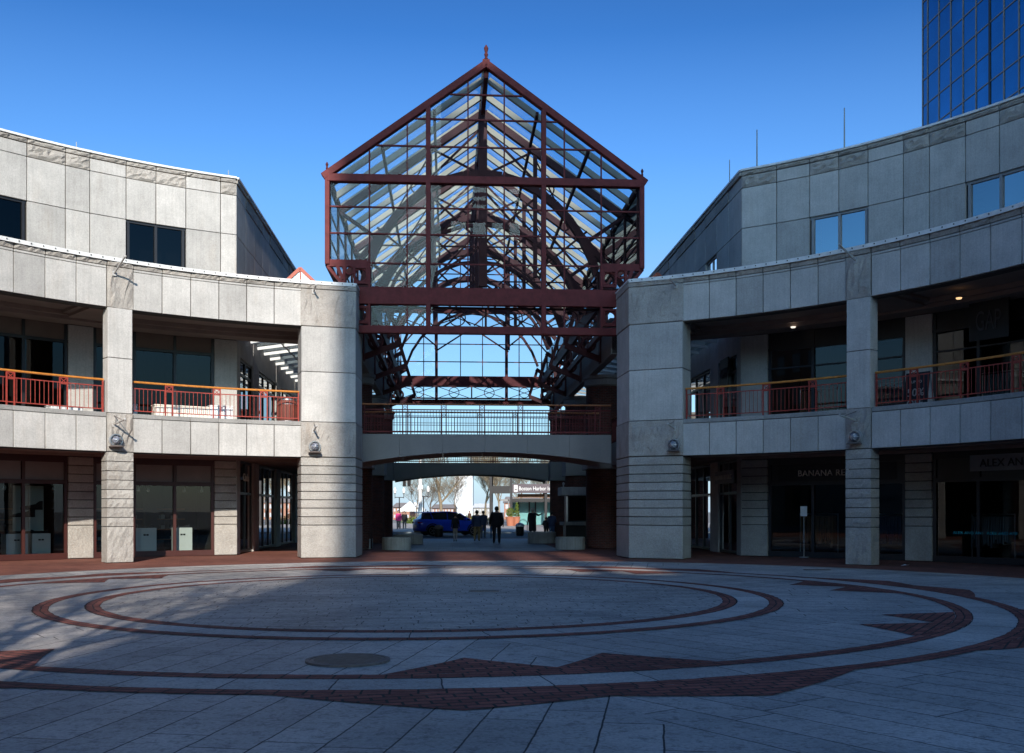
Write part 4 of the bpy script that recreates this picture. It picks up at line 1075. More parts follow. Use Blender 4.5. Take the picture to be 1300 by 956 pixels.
# ------------------------------------------------------------------ blue car
M['carblue'] = paint('car_blue', (.02, .10, .95), .3, metal=0, var=.02, spec=.8)
M['carglass'] = paint('car_glass', (.01, .013, .02), .05, spec=1)
M['tyre'] = paint('tyre_rubber', (.015, .015, .015), .8)
def car(loc, rz, label, paintm):
    r = empty('parked_car', loc, rz, label=label, cat='car')
    Lc_ = 4.7; b_ = MB()
    # station: x, half width at waist, bottom z, waist z
    st = [(-2.33, .80, .48, .98), (-2.28, .90, .34, 1.08), (-1.9, .96, .30, 1.12), (-1.0, .99, .28, 1.10), (0, 1.0, .28, 1.07), (.9, .99, .28, 1.03), (1.5, .96, .28, .99), (2.0, .93, .30, .90), (2.25, .84, .34, .78), (2.36, .70, .44, .66)]
    prof = lambda hw, z0, z1: [(-hw * .92, z0), (-hw, z0 + (z1 - z0) * .35), (-hw * .985, z0 + (z1 - z0) * .7), (-hw * .90, z1), (-hw * .5, z1 + .035), (hw * .5, z1 + .035), (hw * .90, z1), (hw * .985, z0 + (z1 - z0) * .7), (hw, z0 + (z1 - z0) * .35), (hw * .92, z0)]
    i0 = 0
    for x, hw, z0, z1 in st:
        for (y, z) in prof(hw, z0, z1): b_.v.append(Vector((x, y, z)))
    for a in range(len(st) - 1):
        for q in range(10): b_.f.append((a * 10 + q, a * 10 + (q + 1) % 10, a * 10 + 10 + (q + 1) % 10, a * 10 + 10 + q))
    b_.f.append(tuple(range(9, -1, -1))); b_.f.append(tuple(range(90, 100)))
    body = b_.build('body', paintm, r, smooth=False, bevel=.02)
    for p in body.data.polygons: p.use_smooth = True
    g_ = MB()
    gs = [(-2.15, .80, 1.10, 1.14), (-1.72, .82, 1.12, 1.54), (-.9, .84, 1.10, 1.60), (.1, .84, 1.08, 1.60), (.55, .82, 1.06, 1.50), (1.35, .78, 1.02, 1.06)]
    for x, hw, z0, z1 in gs:
        for (y, z) in ((-hw, z0), (-hw * .84, z1 - .02), (-hw * .6, z1), (hw * .6, z1), (hw * .84, z1 - .02), (hw, z0)): g_.v.append(Vector((x, y, z)))
    for a in range(5):
        for q in range(5): g_.f.append((a * 6 + q, a * 6 + q + 1, a * 6 + 7 + q, a * 6 + 6 + q))
    g_.f.append((0, 1, 2, 3, 4, 5)); g_.f.append(tuple(range(35, 29, -1)))
    g_.build('window', 'carglass', r)
    t = MB()
    for (x0, z0, x1, z1) in ((-2.25, 1.57, -1.6, 1.6), (-1.6, 1.6, -.2, 1.645), (-.2, 1.645, .4, 1.58)): t.hexa([(x0, -.74, z0 - .05), (x1, -.74, z1 - .05), (x1, .74, z1 - .05), (x0, .74, z0 - .05)], [(x0, -.68, z0), (x1, -.68, z1), (x1, .68, z1), (x0, .68, z0)])
    t.build('roof', paintm, r, bevel=.01)
    t = MB()
    for s in (-1, 1):
        for (x0, z0, x1, z1) in ((-1.35, 1.1, -1.5, 1.56), (-.35, 1.08, -.35, 1.6), (1.33, 1.04, .5, 1.54)): t.bar((x0, s * .835, z0), (x1, s * .71, z1), .06, .05)
    t.build('pillar', paintm, r)
    for x in (-1.42, 1.45):
        for s in (-1, 1):
            w_ = MB(); w_.tube((x, s * .76, .36), (x, s * 1.0, .36), .36, n=24); tw = w_.build('wheel', 'tyre', r)
            w_ = MB(); w_.ring((x, s * 1.0, .36), .22, .025)
            for q in range(5): a = 2 * math.pi * q / 5; w_.bar((x, s * 1.005, .36), (x + .22 * math.cos(a), s * 1.005, .36 + .22 * math.sin(a)), .03, .05, (0, 1, 0))
            w_.build('rim', 'steel', tw)
            w_ = MB()
            pts = [(x + .43 * math.cos(a), s * .985, .38 + .43 * math.sin(a)) for a in [math.pi * q / 10 for q in range(11)]]
            w_.path(pts, .07, .06); w_.build('wheel_arch', 'black', r)
    for s in (-1, 1):
        l = MB(); l.box(-2.34, -2.1, min(s * .55, s * .90), max(s * .55, s * .90), .84, .94); l.build('tail_light', 'tail', r)
        l = MB(); l.box(2.15, 2.33, min(s * .5, s * .8), max(s * .5, s * .8), .66, .74); l.build('headlight', 'steel', r)
        l = MB(); l.box(.75, .95, min(s * .92, s * 1.1), max(s * .92, s * 1.1), 1.06, 1.2); l.build('mirror', paintm, r, bevel=.02)
    l = MB(); l.box(-2.37, -2.30, -.26, .26, .62, .75); l.build('number_plate', 'white', r)
    l = MB(); l.box(-2.2, 2.1, -.94, .94, .2, .33); l.build('sill', 'black', r)
    return r
M['tail'] = paint('tail_light', (.35, .01, .01), .2)
car(at(570, 68.0, 0), R_(20), 'blue hatchback SUV parked across the far end of the passage, its rear to the left', 'carblue')

def bin_(px, Y, h_, m, label, lid):
    e = empty('litter_bin', at(px, Y), label=label, cat='litter bin')
    b_ = MB(); b_.lathe([(.24, 0), (.28, .05), (.28, h_ - .1), (.25, h_)], n=20); b_.build('drum', m, e)
    b_ = MB(); b_.lathe([(.30, h_ - .12), (.31, h_ - .02), (.22, h_ + .1), (.05, h_ + .16)], n=20); b_.build('lid', lid, e)
bin_(557, 65, .62, 'black', 'squat black litter bin in front of the rear wheel of the blue car', 'iron')
bin_(660, 68, .72, 'black', 'black litter bin with a pale top, left of the adult with the raised arm', 'white')
bar_ = empty('roadside_barrier', at(664, 72), label='grey arched cycle rack behind the litter bin with the pale top', cat='rack')
b_ = MB(); b_.path([(.3 * math.cos(R_(a)), 0, .75 + .3 * math.sin(R_(a))) for a in range(0, 181, 20)], .05, .05); b_.bar((.3, 0, 0), (.3, 0, .76), .05, .05); b_.bar((-.3, 0, 0), (-.3, 0, .76), .05, .05); b_.build('hoop', 'grey', bar_)

# ------------------------------------------------------------------ esplanade beyond the street: lamps, signal mast, trees, pavilion
def twin_lamp(px, Y, zt, label):
    e = empty('street_lamp', at(px, Y, .1), label=label, cat='street lamp', group='twin street lamps')
    b_ = MB(); b_.lathe([(.14, 0), (.12, .35), (.06, .45), (.05, zt - .9)], n=10); b_.build('post', 'black', e)
    b_ = MB(); b_.bar((-.42, 0, zt - .9), (.42, 0, zt - .9), .05, .07)
    for s in (-1, 1): b_.bar((s * .42, 0, zt - 1.0), (s * .42, 0, zt - .55), .05, .05); b_.lathe([(.12, zt - .55), (.06, zt - .5)], c=(s * .42, 0), n=8)
    b_.build('arm', 'black', e)
    for s in (-1, 1): b_ = MB(); b_.lathe([(.10, zt - .5), (.15, zt - .25), (.10, zt - .05), (.02, zt + .05)], c=(s * .42, 0), n=10); b_.build('lantern', 'white', e)
twin_lamp(507, 96, 3.8, 'black twin street lamp behind the person in pink'); twin_lamp(537.7, 90, 3.8, 'black twin street lamp just right of the white signal mast')
e = empty('signal_mast', at(533.5, 88.5, .1), label='thick white traffic signal mast with a curved arm and two black signal heads', cat='traffic light')
b_ = MB(); b_.lathe([(.17, 0), (.15, 6.5)], n=12); b_.build('pole', 'white', e)
b_ = MB(); b_.path([(0, 0, 3.3), (-.5, 0, 3.45), (-.9, 0, 3.9), (-1.3, 0, 4.25), (-2.3, 0, 4.3)], .07, .07); b_.build('arm', 'grey', e)
for x in (-.98, -1.4):
    b_ = MB(); b_.box(x - .14, x + .14, -.12, .12, 3.75, 4.35); h_ = b_.build('signal_head', 'black', e)
    b_ = MB()
    for z in (3.87, 4.05, 4.23): b_.ring((x, -.13, z), .07, .02, n=12, m=4)
    b_.build('visor', 'black', h_)
b_ = MB(); b_.box(-.15, .25, -.2, -.12, 3.5, 3.85); b_.build('sign_plate', 'white', e)

M['bark'] = granite('bark', (.20, .15, .10), bumpy=.8, bdist=.02, bscale=12, stain=.4)
M['bark_pale'] = granite('pale_bark', (.30, .24, .16), bumpy=.8, bdist=.02, bscale=12, stain=.4)
def bare_tree(loc, ht, rt, seed, label, mat='bark', depth=6, spread=1.0, lean=(0, 0), group='bare trees', upright=.35):
    rnd = random.Random(seed); e = empty('bare_tree', loc, label=label, cat='tree', group=group)
    tk = MB(); cr = MB()
    def grow(p, d, ln, r, lvl):
        mb = tk if lvl == 0 else cr
        segs = 3 if lvl < 3 else 2
        q = p; rr = r
        for i in range(segs):
            d2 = (d + Vector((rnd.uniform(-.16, .16), rnd.uniform(-.16, .16), rnd.uniform(-.02, .12)))).normalized()
            nx = q + d2 * ln / segs; r2 = rr * (.90 if lvl == 0 else .8)
            mb.tube(q, nx, rr, r2, n=8 if lvl < 2 else (5 if lvl < 4 else 3), cap=False); q = nx; rr = r2; d = d2
            if lvl < depth and (lvl > 0 or i > 0):
                for b_ in range(2 if lvl < 2 else rnd.choice((1, 2))):
                    az = rnd.uniform(0, 6.283); t = Vector((math.cos(az), math.sin(az), upright + rnd.uniform(-.2, .4))) * spread
                    grow(q, (d * .7 + t * .9).normalized(), ln * rnd.uniform(.5, .72), max(rr * rnd.uniform(.45, .62), .006), lvl + 1)
        if lvl < depth: grow(q, (d + Vector((rnd.uniform(-.3, .3), rnd.uniform(-.3, .3), .1))).normalized(), ln * .66, rr * .85, lvl + 1)
    grow(Vector((0, 0, 0)), Vector((lean[0], lean[1], 1)).normalized(), ht * .42, rt, 0)
    tk.build('trunk', mat, e, smooth=True); cr.build('crown', mat, e, smooth=False)
bare_tree(at(561.5, 104), 9, .20, 3, 'thick-trunked bare tree standing behind the blue car', 'bark_pale', 5)
bare_tree(at(527, 128), 7, .09, 5, 'thin bare tree left of the signal mast', depth=5)
bare_tree(at(547, 135), 7, .10, 8, 'thin bare tree between the signal mast and the thick-trunked tree', depth=5)
bare_tree(at(578, 150), 8, .09, 11, 'thin reddish bare tree right of the thick-trunked tree', depth=5)
bare_tree(at(617, 140), 10, .16, 13, 'dense bare tree just left of the pavilion', 'bark_pale', 6, upright=.5)
bare_tree(at(634, 134), 10, .16, 17, 'dense bare tree seen through the open frame of the pavilion', 'bark_pale', 6, upright=.5)
bare_tree(at(690, 138), 10, .16, 19, 'bare tree rising behind the sign board of the pavilion', 'bark_pale', 6, upright=.5)
bare_tree(at(660, 142), 10, .16, 23, 'bare tree behind the left end of the sign board', 'bark_pale', 6, upright=.5)

PV = 112.0
pv = empty('pavilion', (0, PV, .1), label='low dark-framed visitor pavilion with a lettered sign board and teal glass walls', cat='pavilion')
X_ = lambda px: (px - 650) / F * PV
Z_ = lambda py: EYE - .1 + (HOR - py) / F * PV
b_ = MB()
for px in (623, 649, 693, 722, 760):
    b_.box(X_(px) - .14, X_(px) + .14, -.14, .14, 0, Z_(602)); b_.box(X_(px) - .14, X_(px) + .14, 5.8, 6.1, 0, Z_(602))
b_.build('post', 'frame_dark', pv)
b_ = MB(); b_.box(X_(612), X_(770), -.6, 7, Z_(602), Z_(599.5)); b_.build('roof', 'frame_dark', pv)
b_ = MB(); b_.box(X_(624.7), X_(647.3), -.1, .1, Z_(626.5), Z_(617)); b_.build('fascia_panel', 'black', pv)
b_ = MB(); b_.box(X_(650.5), X_(765), -.32, -.16, Z_(626), Z_(614.5)); sb = b_.build('sign_board', 'signmauve', pv)
text('Boston Harbor Islands Welcome Center', .62, 'white', parent=sb, loc=(X_(658.5), -.335, Z_(622.6)), rot=(R_(90), 0, 0), sx=.80, ext=.012)
b_ = MB(); b_.box(X_(652.5), X_(657), -.35, -.325, Z_(624.5), Z_(616)); b_.build('emblem', 'white', sb)
b_ = MB(); b_.box(X_(653.2), X_(656.3), -.37, -.352, Z_(622), Z_(620.5)); b_.build('emblem_bar', 'signmauve', sb)
b_ = MB(); b_.box(X_(657), X_(765), .6, .8, Z_(631.5), Z_(627)); b_.build('timber_beam', 'wood', pv)
b_ = MB(); b_.box(X_(650), X_(765), .3, 3.5, Z_(637), Z_(633)); b_.build('lower_canopy', 'black', pv)
b_ = MB(); b_.box(X_(650), X_(765), 2.9, 3.0, 0.05, Z_(637.2)); b_.build('glass_wall', 'teal', pv)
b_ = MB()
for px in (650, 658.5, 672.5, 680.5, 693, 706, 722): b_.box(X_(px) - .08, X_(px) + .08, 2.75, 2.9, 0, Z_(637))
b_.build('mullion', 'frame_dark', pv)
b_ = MB()
for x0, x1 in ((X_(634), X_(635)), (X_(645), X_(646.5))): b_.box(x0, x1, 1, 1.2, 0, Z_(634))
b_.box(X_(634), X_(646.5), 1, 1.2, Z_(636), Z_(633.5)); b_.build('door_frame', 'grey', pv)
for px, w_ in ((648, .55), (656, .42)):
    e = empty('terracotta_pot', at(px, 108, .1), label='terracotta pot with a %s evergreen in front of the pavilion' % ('round' if px < 650 else 'tall spiral'), cat='planter')
    b_ = MB(); b_.lathe([(w_ * .7, 0), (w_ * .85, .85), (w_ * .95, .9), (w_ * .95, 1.0)], n=18); b_.build('pot', 'terracotta', e)
    b_ = MB(); rnd = random.Random(px)
    for _ in range(420):
        if px < 650: u = Vector((rnd.gauss(0, 1), rnd.gauss(0, 1), rnd.gauss(0, 1))).normalized() * rnd.uniform(.3, .5); c_ = Vector((0, 0, 1.45)) + Vector((u.x, u.y, u.z * 1.1))
        else: t_ = rnd.uniform(0, 1); a_ = rnd.uniform(0, 6.3); rr = (.26 - .17 * t_) * (1 + .4 * math.sin(t_ * 25)); c_ = Vector((rr * math.cos(a_), rr * math.sin(a_), 1.05 + 1.45 * t_))
        a_ = Vector((rnd.uniform(-1, 1), rnd.uniform(-1, 1), rnd.uniform(-1, 1))).normalized() * .07; q_ = a_.cross(Vector((rnd.random(), rnd.random(), rnd.random()))).normalized() * .05
        b_.face([c_ - a_, c_ + q_, c_ + a_, c_ - q_])
    b_.build('foliage', 'leaf', e); b_ = MB(); b_.tube((0, 0, .9), (0, 0, 1.6), .04, .03); b_.build('stem', 'bark', e)
for i, (px, Y) in enumerate(((524, 130), (531, 131), (607, 125), (600, 127))):
    b_ = MB(); rnd = random.Random(i)
    for _ in range(300):
        c_ = Vector((rnd.gauss(0, .7), rnd.gauss(0, .4), abs(rnd.gauss(.35, .25)))); a_ = Vector((rnd.uniform(-1, 1), rnd.uniform(-1, 1), rnd.uniform(-1, 1))).normalized() * .12; q_ = a_.cross(Vector((rnd.random(), rnd.random(), rnd.random()))).normalized() * .09
        b_.face([c_ - a_, c_ + q_, c_ + a_, c_ - q_])
    tag(b_.build('low_shrub', 'leaf', loc=at(px, Y, .1)), ('low green shrub behind the pink-jacketed pair, left one', 'low green shrub beside the signal mast foot', 'yellow-green shrub left of the pavilion post', 'small shrub seen above the car bonnet')[i], 'shrub')

# far shore: white tower, tents, low brick sheds
def far_house(px0, px1, ytop, Y, m, rf, label, nwin=5, floors=2, pitched=True):
    x0, x1 = (px0 - 650) / F * Y, (px1 - 650) / F * Y; zt = EYE + (HOR - ytop) / F * Y
    e = empty('far_building', ((x0 + x1) / 2, Y, 0), label=label, cat='building'); hw = (x1 - x0) / 2
    ze = zt * (.72 if pitched else 1)
    b_ = MB(); b_.box(-hw, hw, 0, 12, 0, ze); b_.build('wall', m, e)
    b_ = MB()
    if pitched: b_.hexa([(-hw - .3, -.4, ze), (hw + .3, -.4, ze), (hw + .3, 12.4, ze), (-hw - .3, 12.4, ze)], [(-hw * .96, 5.5, zt), (hw * .96, 5.5, zt), (hw * .96, 6.5, zt), (-hw * .96, 6.5, zt)])
    else: b_.box(-hw - .2, hw + .2, -.2, 12.2, ze, ze + .5)
    b_.build('roof', rf, e)
    for f_ in range(floors):
        w_ = MB()
        for k_ in range(nwin):
            cx = -hw + 2 * hw * (k_ + .5) / nwin; ww = hw / nwin * .5; z0 = ze * (f_ + .3) / floors
            w_.box(cx - ww, cx + ww, -.06, .02, z0, z0 + ze / floors * .5)
        w_.build('window', 'farwin', e)
far_house(577, 600, 604, 420, 'farwhite', 'farwhite', 'tall narrow white tower on the far side of the harbour', 4, 9, False)
far_house(499, 520, 638, 210, 'far_brick', 'far_roof', 'low far brick house at the left edge of the view through the passage', 5)
far_house(548, 576, 640, 220, 'far_brick', 'far_roof', 'low far brick shed behind the blue car', 7)
far_house(601, 622, 639, 230, 'cl_light', 'white', 'low far white hall right of the white tower', 6)
far_house(640, 720, 630, 215, 'far_brick', 'far_roof', 'long far brick building behind the pavilion', 12)
for px, Y, w_, label in ((520.5, 150, 2.6, 'white market tent at the left of the esplanade'), (527, 165, 3.4, 'larger white market tent behind the first')):
    e = empty('market_tent', at(px, Y, .0), label=label, cat='tent')
    b_ = MB(); b_.hexa([(-w_ / 2, -1.5, 2.1), (w_ / 2, -1.5, 2.1), (w_ / 2, 1.5, 2.1), (-w_ / 2, 1.5, 2.1)], [(-.05, -.05, 3.2), (.05, -.05, 3.2), (.05, .05, 3.2), (-.05, .05, 3.2)]); b_.box(-w_ / 2, w_ / 2, -1.5, 1.5, 1.7, 2.09); b_.build('canopy', 'white', e)
    b_ = MB()
    for x in (-1, 1):
        for y in (-1, 1): b_.tube((x * w_ / 2 * .97, y * 1.45, 0), (x * w_ / 2 * .97, y * 1.45, 1.7), .04)
    b_.build('pole', 'grey', e)

# ------------------------------------------------------------------ glass tower, top right
XT, YT = 626 / F * 138, 138.0
vd = Vector((-(650 - 545) / F, 1, 0)).normalized()                    # its left face runs towards the vanishing point of its own walls
corner_ = at(1171, YT); tw = empty('glass_tower', corner_, math.atan2(vd.y, vd.x) - math.pi / 2, label='blue glass office tower rising behind the right-hand building', cat='building')
TH_ = 110; bay = 3.03; nb = 22; fl_h = 3.575
b_ = MB(); b_.box(.05, 40, -bay * nb, -.02, 0, TH_); b_.build('core', 'black', tw)
b_ = MB(); rnd = random.Random(5); z0_ = (EYE + (HOR - 136.5) / F * 138) % fl_h - fl_h
while z0_ < TH_:
    for k_ in range(nb + 1):
        t1, t2 = rnd.uniform(-.012, .012), rnd.uniform(-.012, .012); ya, yb = -bay * (k_ - .5), -bay * (k_ + .5)
        if ya > 0: ya = -.02
        b_.face([(.0 + t1, ya, z0_), (0 - t1, yb, z0_), (0 - t2, yb, z0_ + fl_h), (0 + t2, ya, z0_ + fl_h)])
    z0_ += fl_h
b_.build('glazed_facade', 'tower_glass', tw)
b_ = MB()
zoff = (EYE + (HOR - 136.5) / F * 138) % fl_h
z = zoff
while z < TH_: b_.box(-.09, -.02, -bay * nb, 0, z - .06, z + .06); b_.box(0, 40, 0, .06, z - .05, z + .05); z += fl_h
b_.build('floor_band', 'tower_line', tw)
b_ = MB(); b2 = MB()
for k_ in range(nb + 1):
    y = -.12 if k_ == 0 else -bay * (k_ - .5)
    (b2 if k_ == 6 else b_).box(-.10, 0, y - (.07 if k_ != 6 else .16), y + (.07 if k_ != 6 else .16), 0, TH_)
b_.build('mullion', 'tower_line', tw); b2.build('movement_joint', 'black', tw)
b_ = MB(); b_.box(-.3, 40.2, -bay * nb, .3, TH_, TH_ + 1.2); b_.build('roof_edge', 'grey', tw)

# ------------------------------------------------------------------ what stands behind the camera: tall block that shades the plaza, added blocks that cut the sky fill, bare trees
e = empty('office_block', (1.9, -45, 0), label='tall grey office block behind the viewer that shades the right half of the plaza', cat='building')
b_ = MB(); b_.box(0, 30, -22, 0, 0, 33); b_.build('wall', 'concrete', e)
b_ = MB()
rows = [(33, 34.0), (35.9, 37.2), (40.9, 57)]
for z0, z1 in rows: b_.box(0, 30, -.5, 0, z0, z1)
holes = [(1.2, 2.9), (3.7, 5.3), (6.1, 7.4), (8.1, 9.4)]
xs = [0] + [q for h in holes for q in h] + [30]
for z0, z1 in ((34.0, 35.9), (37.2, 40.9)):
    for k_ in range(0, len(xs), 2): b_.box(xs[k_], xs[k_ + 1], -.5, 0, z0, z1)
for h in holes:
    for z in (38.0, 39.0, 40.0): b_.box(h[0], h[1], -.4, -.1, z, z + .35)
b_.build('sun_patch_screen', 'concrete_light', e)  # screen added for its openings, which drop sun patches before the gate
for f_ in range(8):
    w_ = MB()
    for k_ in range(8): w_.box(1 + 3.4 * k_, 3.4 + 3.4 * k_, 0.0, .06, 1.5 + 4 * f_, 3.8 + 4 * f_)
    w_.build('window', 'carglass', e)
b_ = empty('added_granite_hall', (-8, -62, 0), label='added pale granite hall behind the viewer to the left, blocking low sky light', cat='building')  # unseen hall, added to reduce fill from the low sky
c_ = MB(); c_.box(-60, 9.5, -15, 0, 0, 22); c_.build('wall', 'granite', b_); c_ = MB()
for k_ in range(16): c_.box(-58 + 3.6 * k_, -56.4 + 3.6 * k_, 0, .05, 3, 20)
c_.build('window', 'carglass', b_)
b_ = empty('sky_blocking_brick', (-24, -14, 0), label='added brick block behind the viewer, far to the left, holding back sky light', cat='building')  # out of view, put in to shut off sky light behind left
c_ = MB(); c_.box(-50, 0, -45, 0, 0, 22); c_.build('wall', 'far_brick', b_)
for f_ in range(5):
    c_ = MB()
    for k_ in range(16): c_.box(-48.5 + 3 * k_, -47 + 3 * k_, 0, .05, 2 + 4 * f_, 4.2 + 4 * f_)
    c_.build('window', 'carglass', b_)
bare_tree((-4.1, -1.5, 0), 15, .27, 31, 'bare tree behind the viewer whose limb shadow crosses the plaza', depth=5, lean=(.10, 0))
bare_tree((-11.0, -2.0, 0), 15, .26, 37, 'bare tree left of the viewer that dapples the left of the plaza', depth=5)
b_ = empty('market_hall', (-62, -30, 0), label='long low granite market hall left of the viewer', cat='building')
c_ = MB(); c_.box(-14, 0, -20, 55, 0, 8); c_.build('wall', 'granite', b_)
c_ = MB(); c_.hexa([(-14.5, -20.5, 8), (.5, -20.5, 8), (.5, 55.5, 8), (-14.5, 55.5, 8)], [(-7.2, -20, 11), (-6.8, -20, 11), (-6.8, 55, 11), (-7.2, 55, 11)]); c_.build('roof', 'grey', b_)

# ------------------------------------------------------------------ shop signs and window displays
def sign_arc(a, r, z, s, size, m, label, board=None, sx=1.0, inward=True, w_=None, h_=None, cat='sign', align='CENTER', space=1.0):
    n_ = pol(a, 1) * -1
    e = empty('shop_sign', C + pol(a, r, z), math.atan2(n_.x, -n_.y), label=label, cat=cat)
    if board:
        b_ = MB(); b_.box(-w_ / 2, w_ / 2, 0, .06, -h_ / 2, h_ / 2); b_.build('board', board, e)
    text(s, size, m, parent=e, loc=(0, -.015, -size * .36), rot=(R_(90), 0, 0), align=align, sx=sx, ext=.012, space=space)
    return e
sign_arc(39.9, RI - .12, 2.97, 'BANANA REPUBLIC', .30, 'cream', 'pale capital lettering over the dark clothes shop, cut by the free-standing right pier', 'black', w_=4.2, h_=.6, sx=1.0, space=1.05)
sign_arc(57.1, RI - .14, 3.12, 'ALEX AND ANI', .34, 'black', 'grey sign board with black capitals over the last shopfront on the right', 'signgrey', w_=3.0, h_=.5)
sign_arc(52.6, RI - .05, .95, 'ALEX AND ANI', .13, 'turq', 'small turquoise lettering low on the first pane right of the inner pier', space=1.1)
sign_arc(55.7, RI - .05, .95, 'ALEX AND ANI', .13, 'turq', 'small turquoise lettering low on the second pane, nearer the frame edge', space=1.1)
sign_arc(55.2, RI - .5, 7.45, 'GAP', .85, 'cl_grey', 'square black sign with tall thin grey letters high in the right gallery', 'black', w_=1.25, h_=1.2, sx=.5)
def sign_side(cpt, ax, inw, d, z, s, size, m, board, w_, h_, label, flip):
    p_ = C + cpt + ax * d + inw * .06 + Vector((0, 0, z)); nrm = inw
    rz = math.atan2(nrm.x, -nrm.y)
    e = empty('shop_sign', p_, rz, label=label, cat='sign')
    if board: b_ = MB(); b_.box(-w_ / 2, w_ / 2, 0, .05, -h_ / 2, h_ / 2); b_.build('board', board, e)
    text(s, size, m, parent=e, loc=(0, -.02, -size * .36), rot=(R_(90), 0, 0), align='CENTER', ext=.01)
sign_side(Rc, Rax, Rin, 2.2, 2.95, 'BANANA REPUBLIC', .26, 'cream', 'signgrey', 2.6, .5, 'grey board lettered in pale capitals on the side wall right of the passage', True)
sign_side(Rc, Rax, Rin, 2.2, 7.0, 'GAP', .55, 'cl_grey', 'black', 1.1, 1.1, 'square black sign with tall grey letters on the upper side wall right of the passage', True)
sign_side(Lc, Lax, Lin, 1.4, 2.95, 'Clarks', .42, 'cream', None, 1, 1, 'pale script lettering on the dark side wall left of the passage', False)

# lamps in ceilings
for a, r, z, wm in ((36.5, 19.3, 8.0, 0), (54.4, 18.6, 8.0, 1)):
    b_ = MB(); b_.lathe([(.07, 0), (.09, .04)], n=16); tag(b_.build('ceiling_lamp', 'lamp_warm' if wm else 'lamp_white', loc=C + pol(a, r, z - .03)), 'small lit round lamp in the right gallery ceiling, %s' % {36.5: 'by the middle windows', 54.4: 'beside the square black sign'}[a], 'lamp')

# left shop: pedestals with shoes, poster, little spotlights
def shoe(mb, x, y, z, s=1.0, d=1):
    for k_ in range(6):
        t0, t1 = k_ / 6, (k_ + 1) / 6
        hz = lambda t: .035 + .055 * (1 - t) ** .8 + (.03 if t < .25 else 0)
        wz = lambda t: .032 + .012 * math.sin(t * 3)
        xa, xb = x + d * (t0 - .5) * .28 * s, x + d * (t1 - .5) * .28 * s
        mb.hexa([(xa, y - wz(t0) * s, z), (xa, y + wz(t0) * s, z), (xa, y + wz(t0) * .7 * s, z + hz(t0) * s), (xa, y - wz(t0) * .7 * s, z + hz(t0) * s)],
                [(xb, y - wz(t1) * s, z), (xb, y + wz(t1) * s, z), (xb, y + wz(t1) * .7 * s, z + hz(t1) * s), (xb, y - wz(t1) * .7 * s, z + hz(t1) * s)])
def pedestal(px, w_, h_, label):
    Y = at_roof(px, RI + .55); p_ = Vector(((px - 650) / F * Y, Y, .02)); a = math.degrees(math.atan2(p_.x - C.x, p_.y - C.y)); n_ = pol(a, -1)
    e = empty('display_pedestal', p_, math.atan2(n_.x, -n_.y), label=label, cat='display stand', group='white shoe pedestals')
    b_ = MB(); b_.box(-w_ / 2, w_ / 2, -.2, .25, 0, h_); b_.build('box', 'white', e, bevel=.005)
    b_ = MB(); shoe(b_, -.12, 0, h_ + .002, 1.1, 1); shoe(b_, .14, .05, h_ + .002, 1.1, -1)
    tag(b_.build('pair_of_shoes', 'cl_black', loc=p_, bevel=.004), 'dark shoes on the ' + label.split(' ', 1)[1], 'shoes', 'shoes on the pedestals').rotation_euler = (0, 0, math.atan2(n_.x, -n_.y))
    b_ = MB(); b_.box(-.10, -.02, -.206, -.2, h_ * .72, h_ * .78); b_.box(.0, .08, -.206, -.2, h_ * .72, h_ * .78); b_.build('printed_shoes', 'cl_black', e)
pedestal(184, .72, 1.0, 'a white pedestal in the left shop, just right of the free-standing pier')
pedestal(231, .66, 1.0, 'a white pedestal in the middle of the left shop window')
pedestal(19, .7, .85, 'a white pedestal under the shoe poster at the left edge')
pedestal(50, .6, .85, 'a white pedestal just right of the shoe poster')
def poster(px, w_, z0, z1):
    Y = at_roof(px, RI + .9); p_ = Vector(((px - 650) / F * Y, Y, 0)); a = math.degrees(math.atan2(p_.x - C.x, p_.y - C.y)); n_ = pol(a, -1)
    e = empty('shop_poster', p_, math.atan2(n_.x, -n_.y), label='tall pale poster of a black shoe hanging in the leftmost shop window', cat='poster')
    b_ = MB(); b_.box(-w_ / 2, 0, 0, .02, z0, z1); b_.box(.012, w_ / 2, 0, .02, z0, z1); b_.build('sheet', 'posterm', e)
    b_ = MB(); shoe(b_, .1, 0, 0, 2.6, -1)
    for q in b_.v: q.y = q.y * .08 - .02; q.z += (z0 + z1) / 2 - .05
    b_.build('printed_shoe', 'cl_black', e)
    b_ = MB(); shoe(b_, -.15, 0, 0, 2.6, -1)
    for q in b_.v: q.y = q.y * .08 - .02; q.z += (z0 + z1) / 2 - .3
    b_.build('printed_shoe', 'cl_black', e)
poster(36, 1.0, .95, 2.5)
for i, px in enumerate((6, 68, 176, 188, 234, 256)):
    Y = at_roof(px, RI + .5); p_ = Vector(((px - 650) / F * Y, Y, 2.52)); e = empty('spotlight', p_, label=('small white spotlight at the far left of the left shop window', 'small white spotlight right of the shoe poster', 'small white spotlight next to the free-standing pier', 'small white spotlight, second from the free-standing pier', 'small white spotlight above the middle pedestal', 'small white spotlight at the right end of the shop window')[i], cat='spotlight', group='shop spotlights')
    b_ = MB(); b_.tube((0, 0, .08), (0, 0, -.04), .012, n=6); b_.build('stem', 'white', e)
    b_ = MB(); b_.tube((0, .03, -.03), (.03, -.09, -.15), .03, .055, n=10); b_.build('shade', 'white', e)
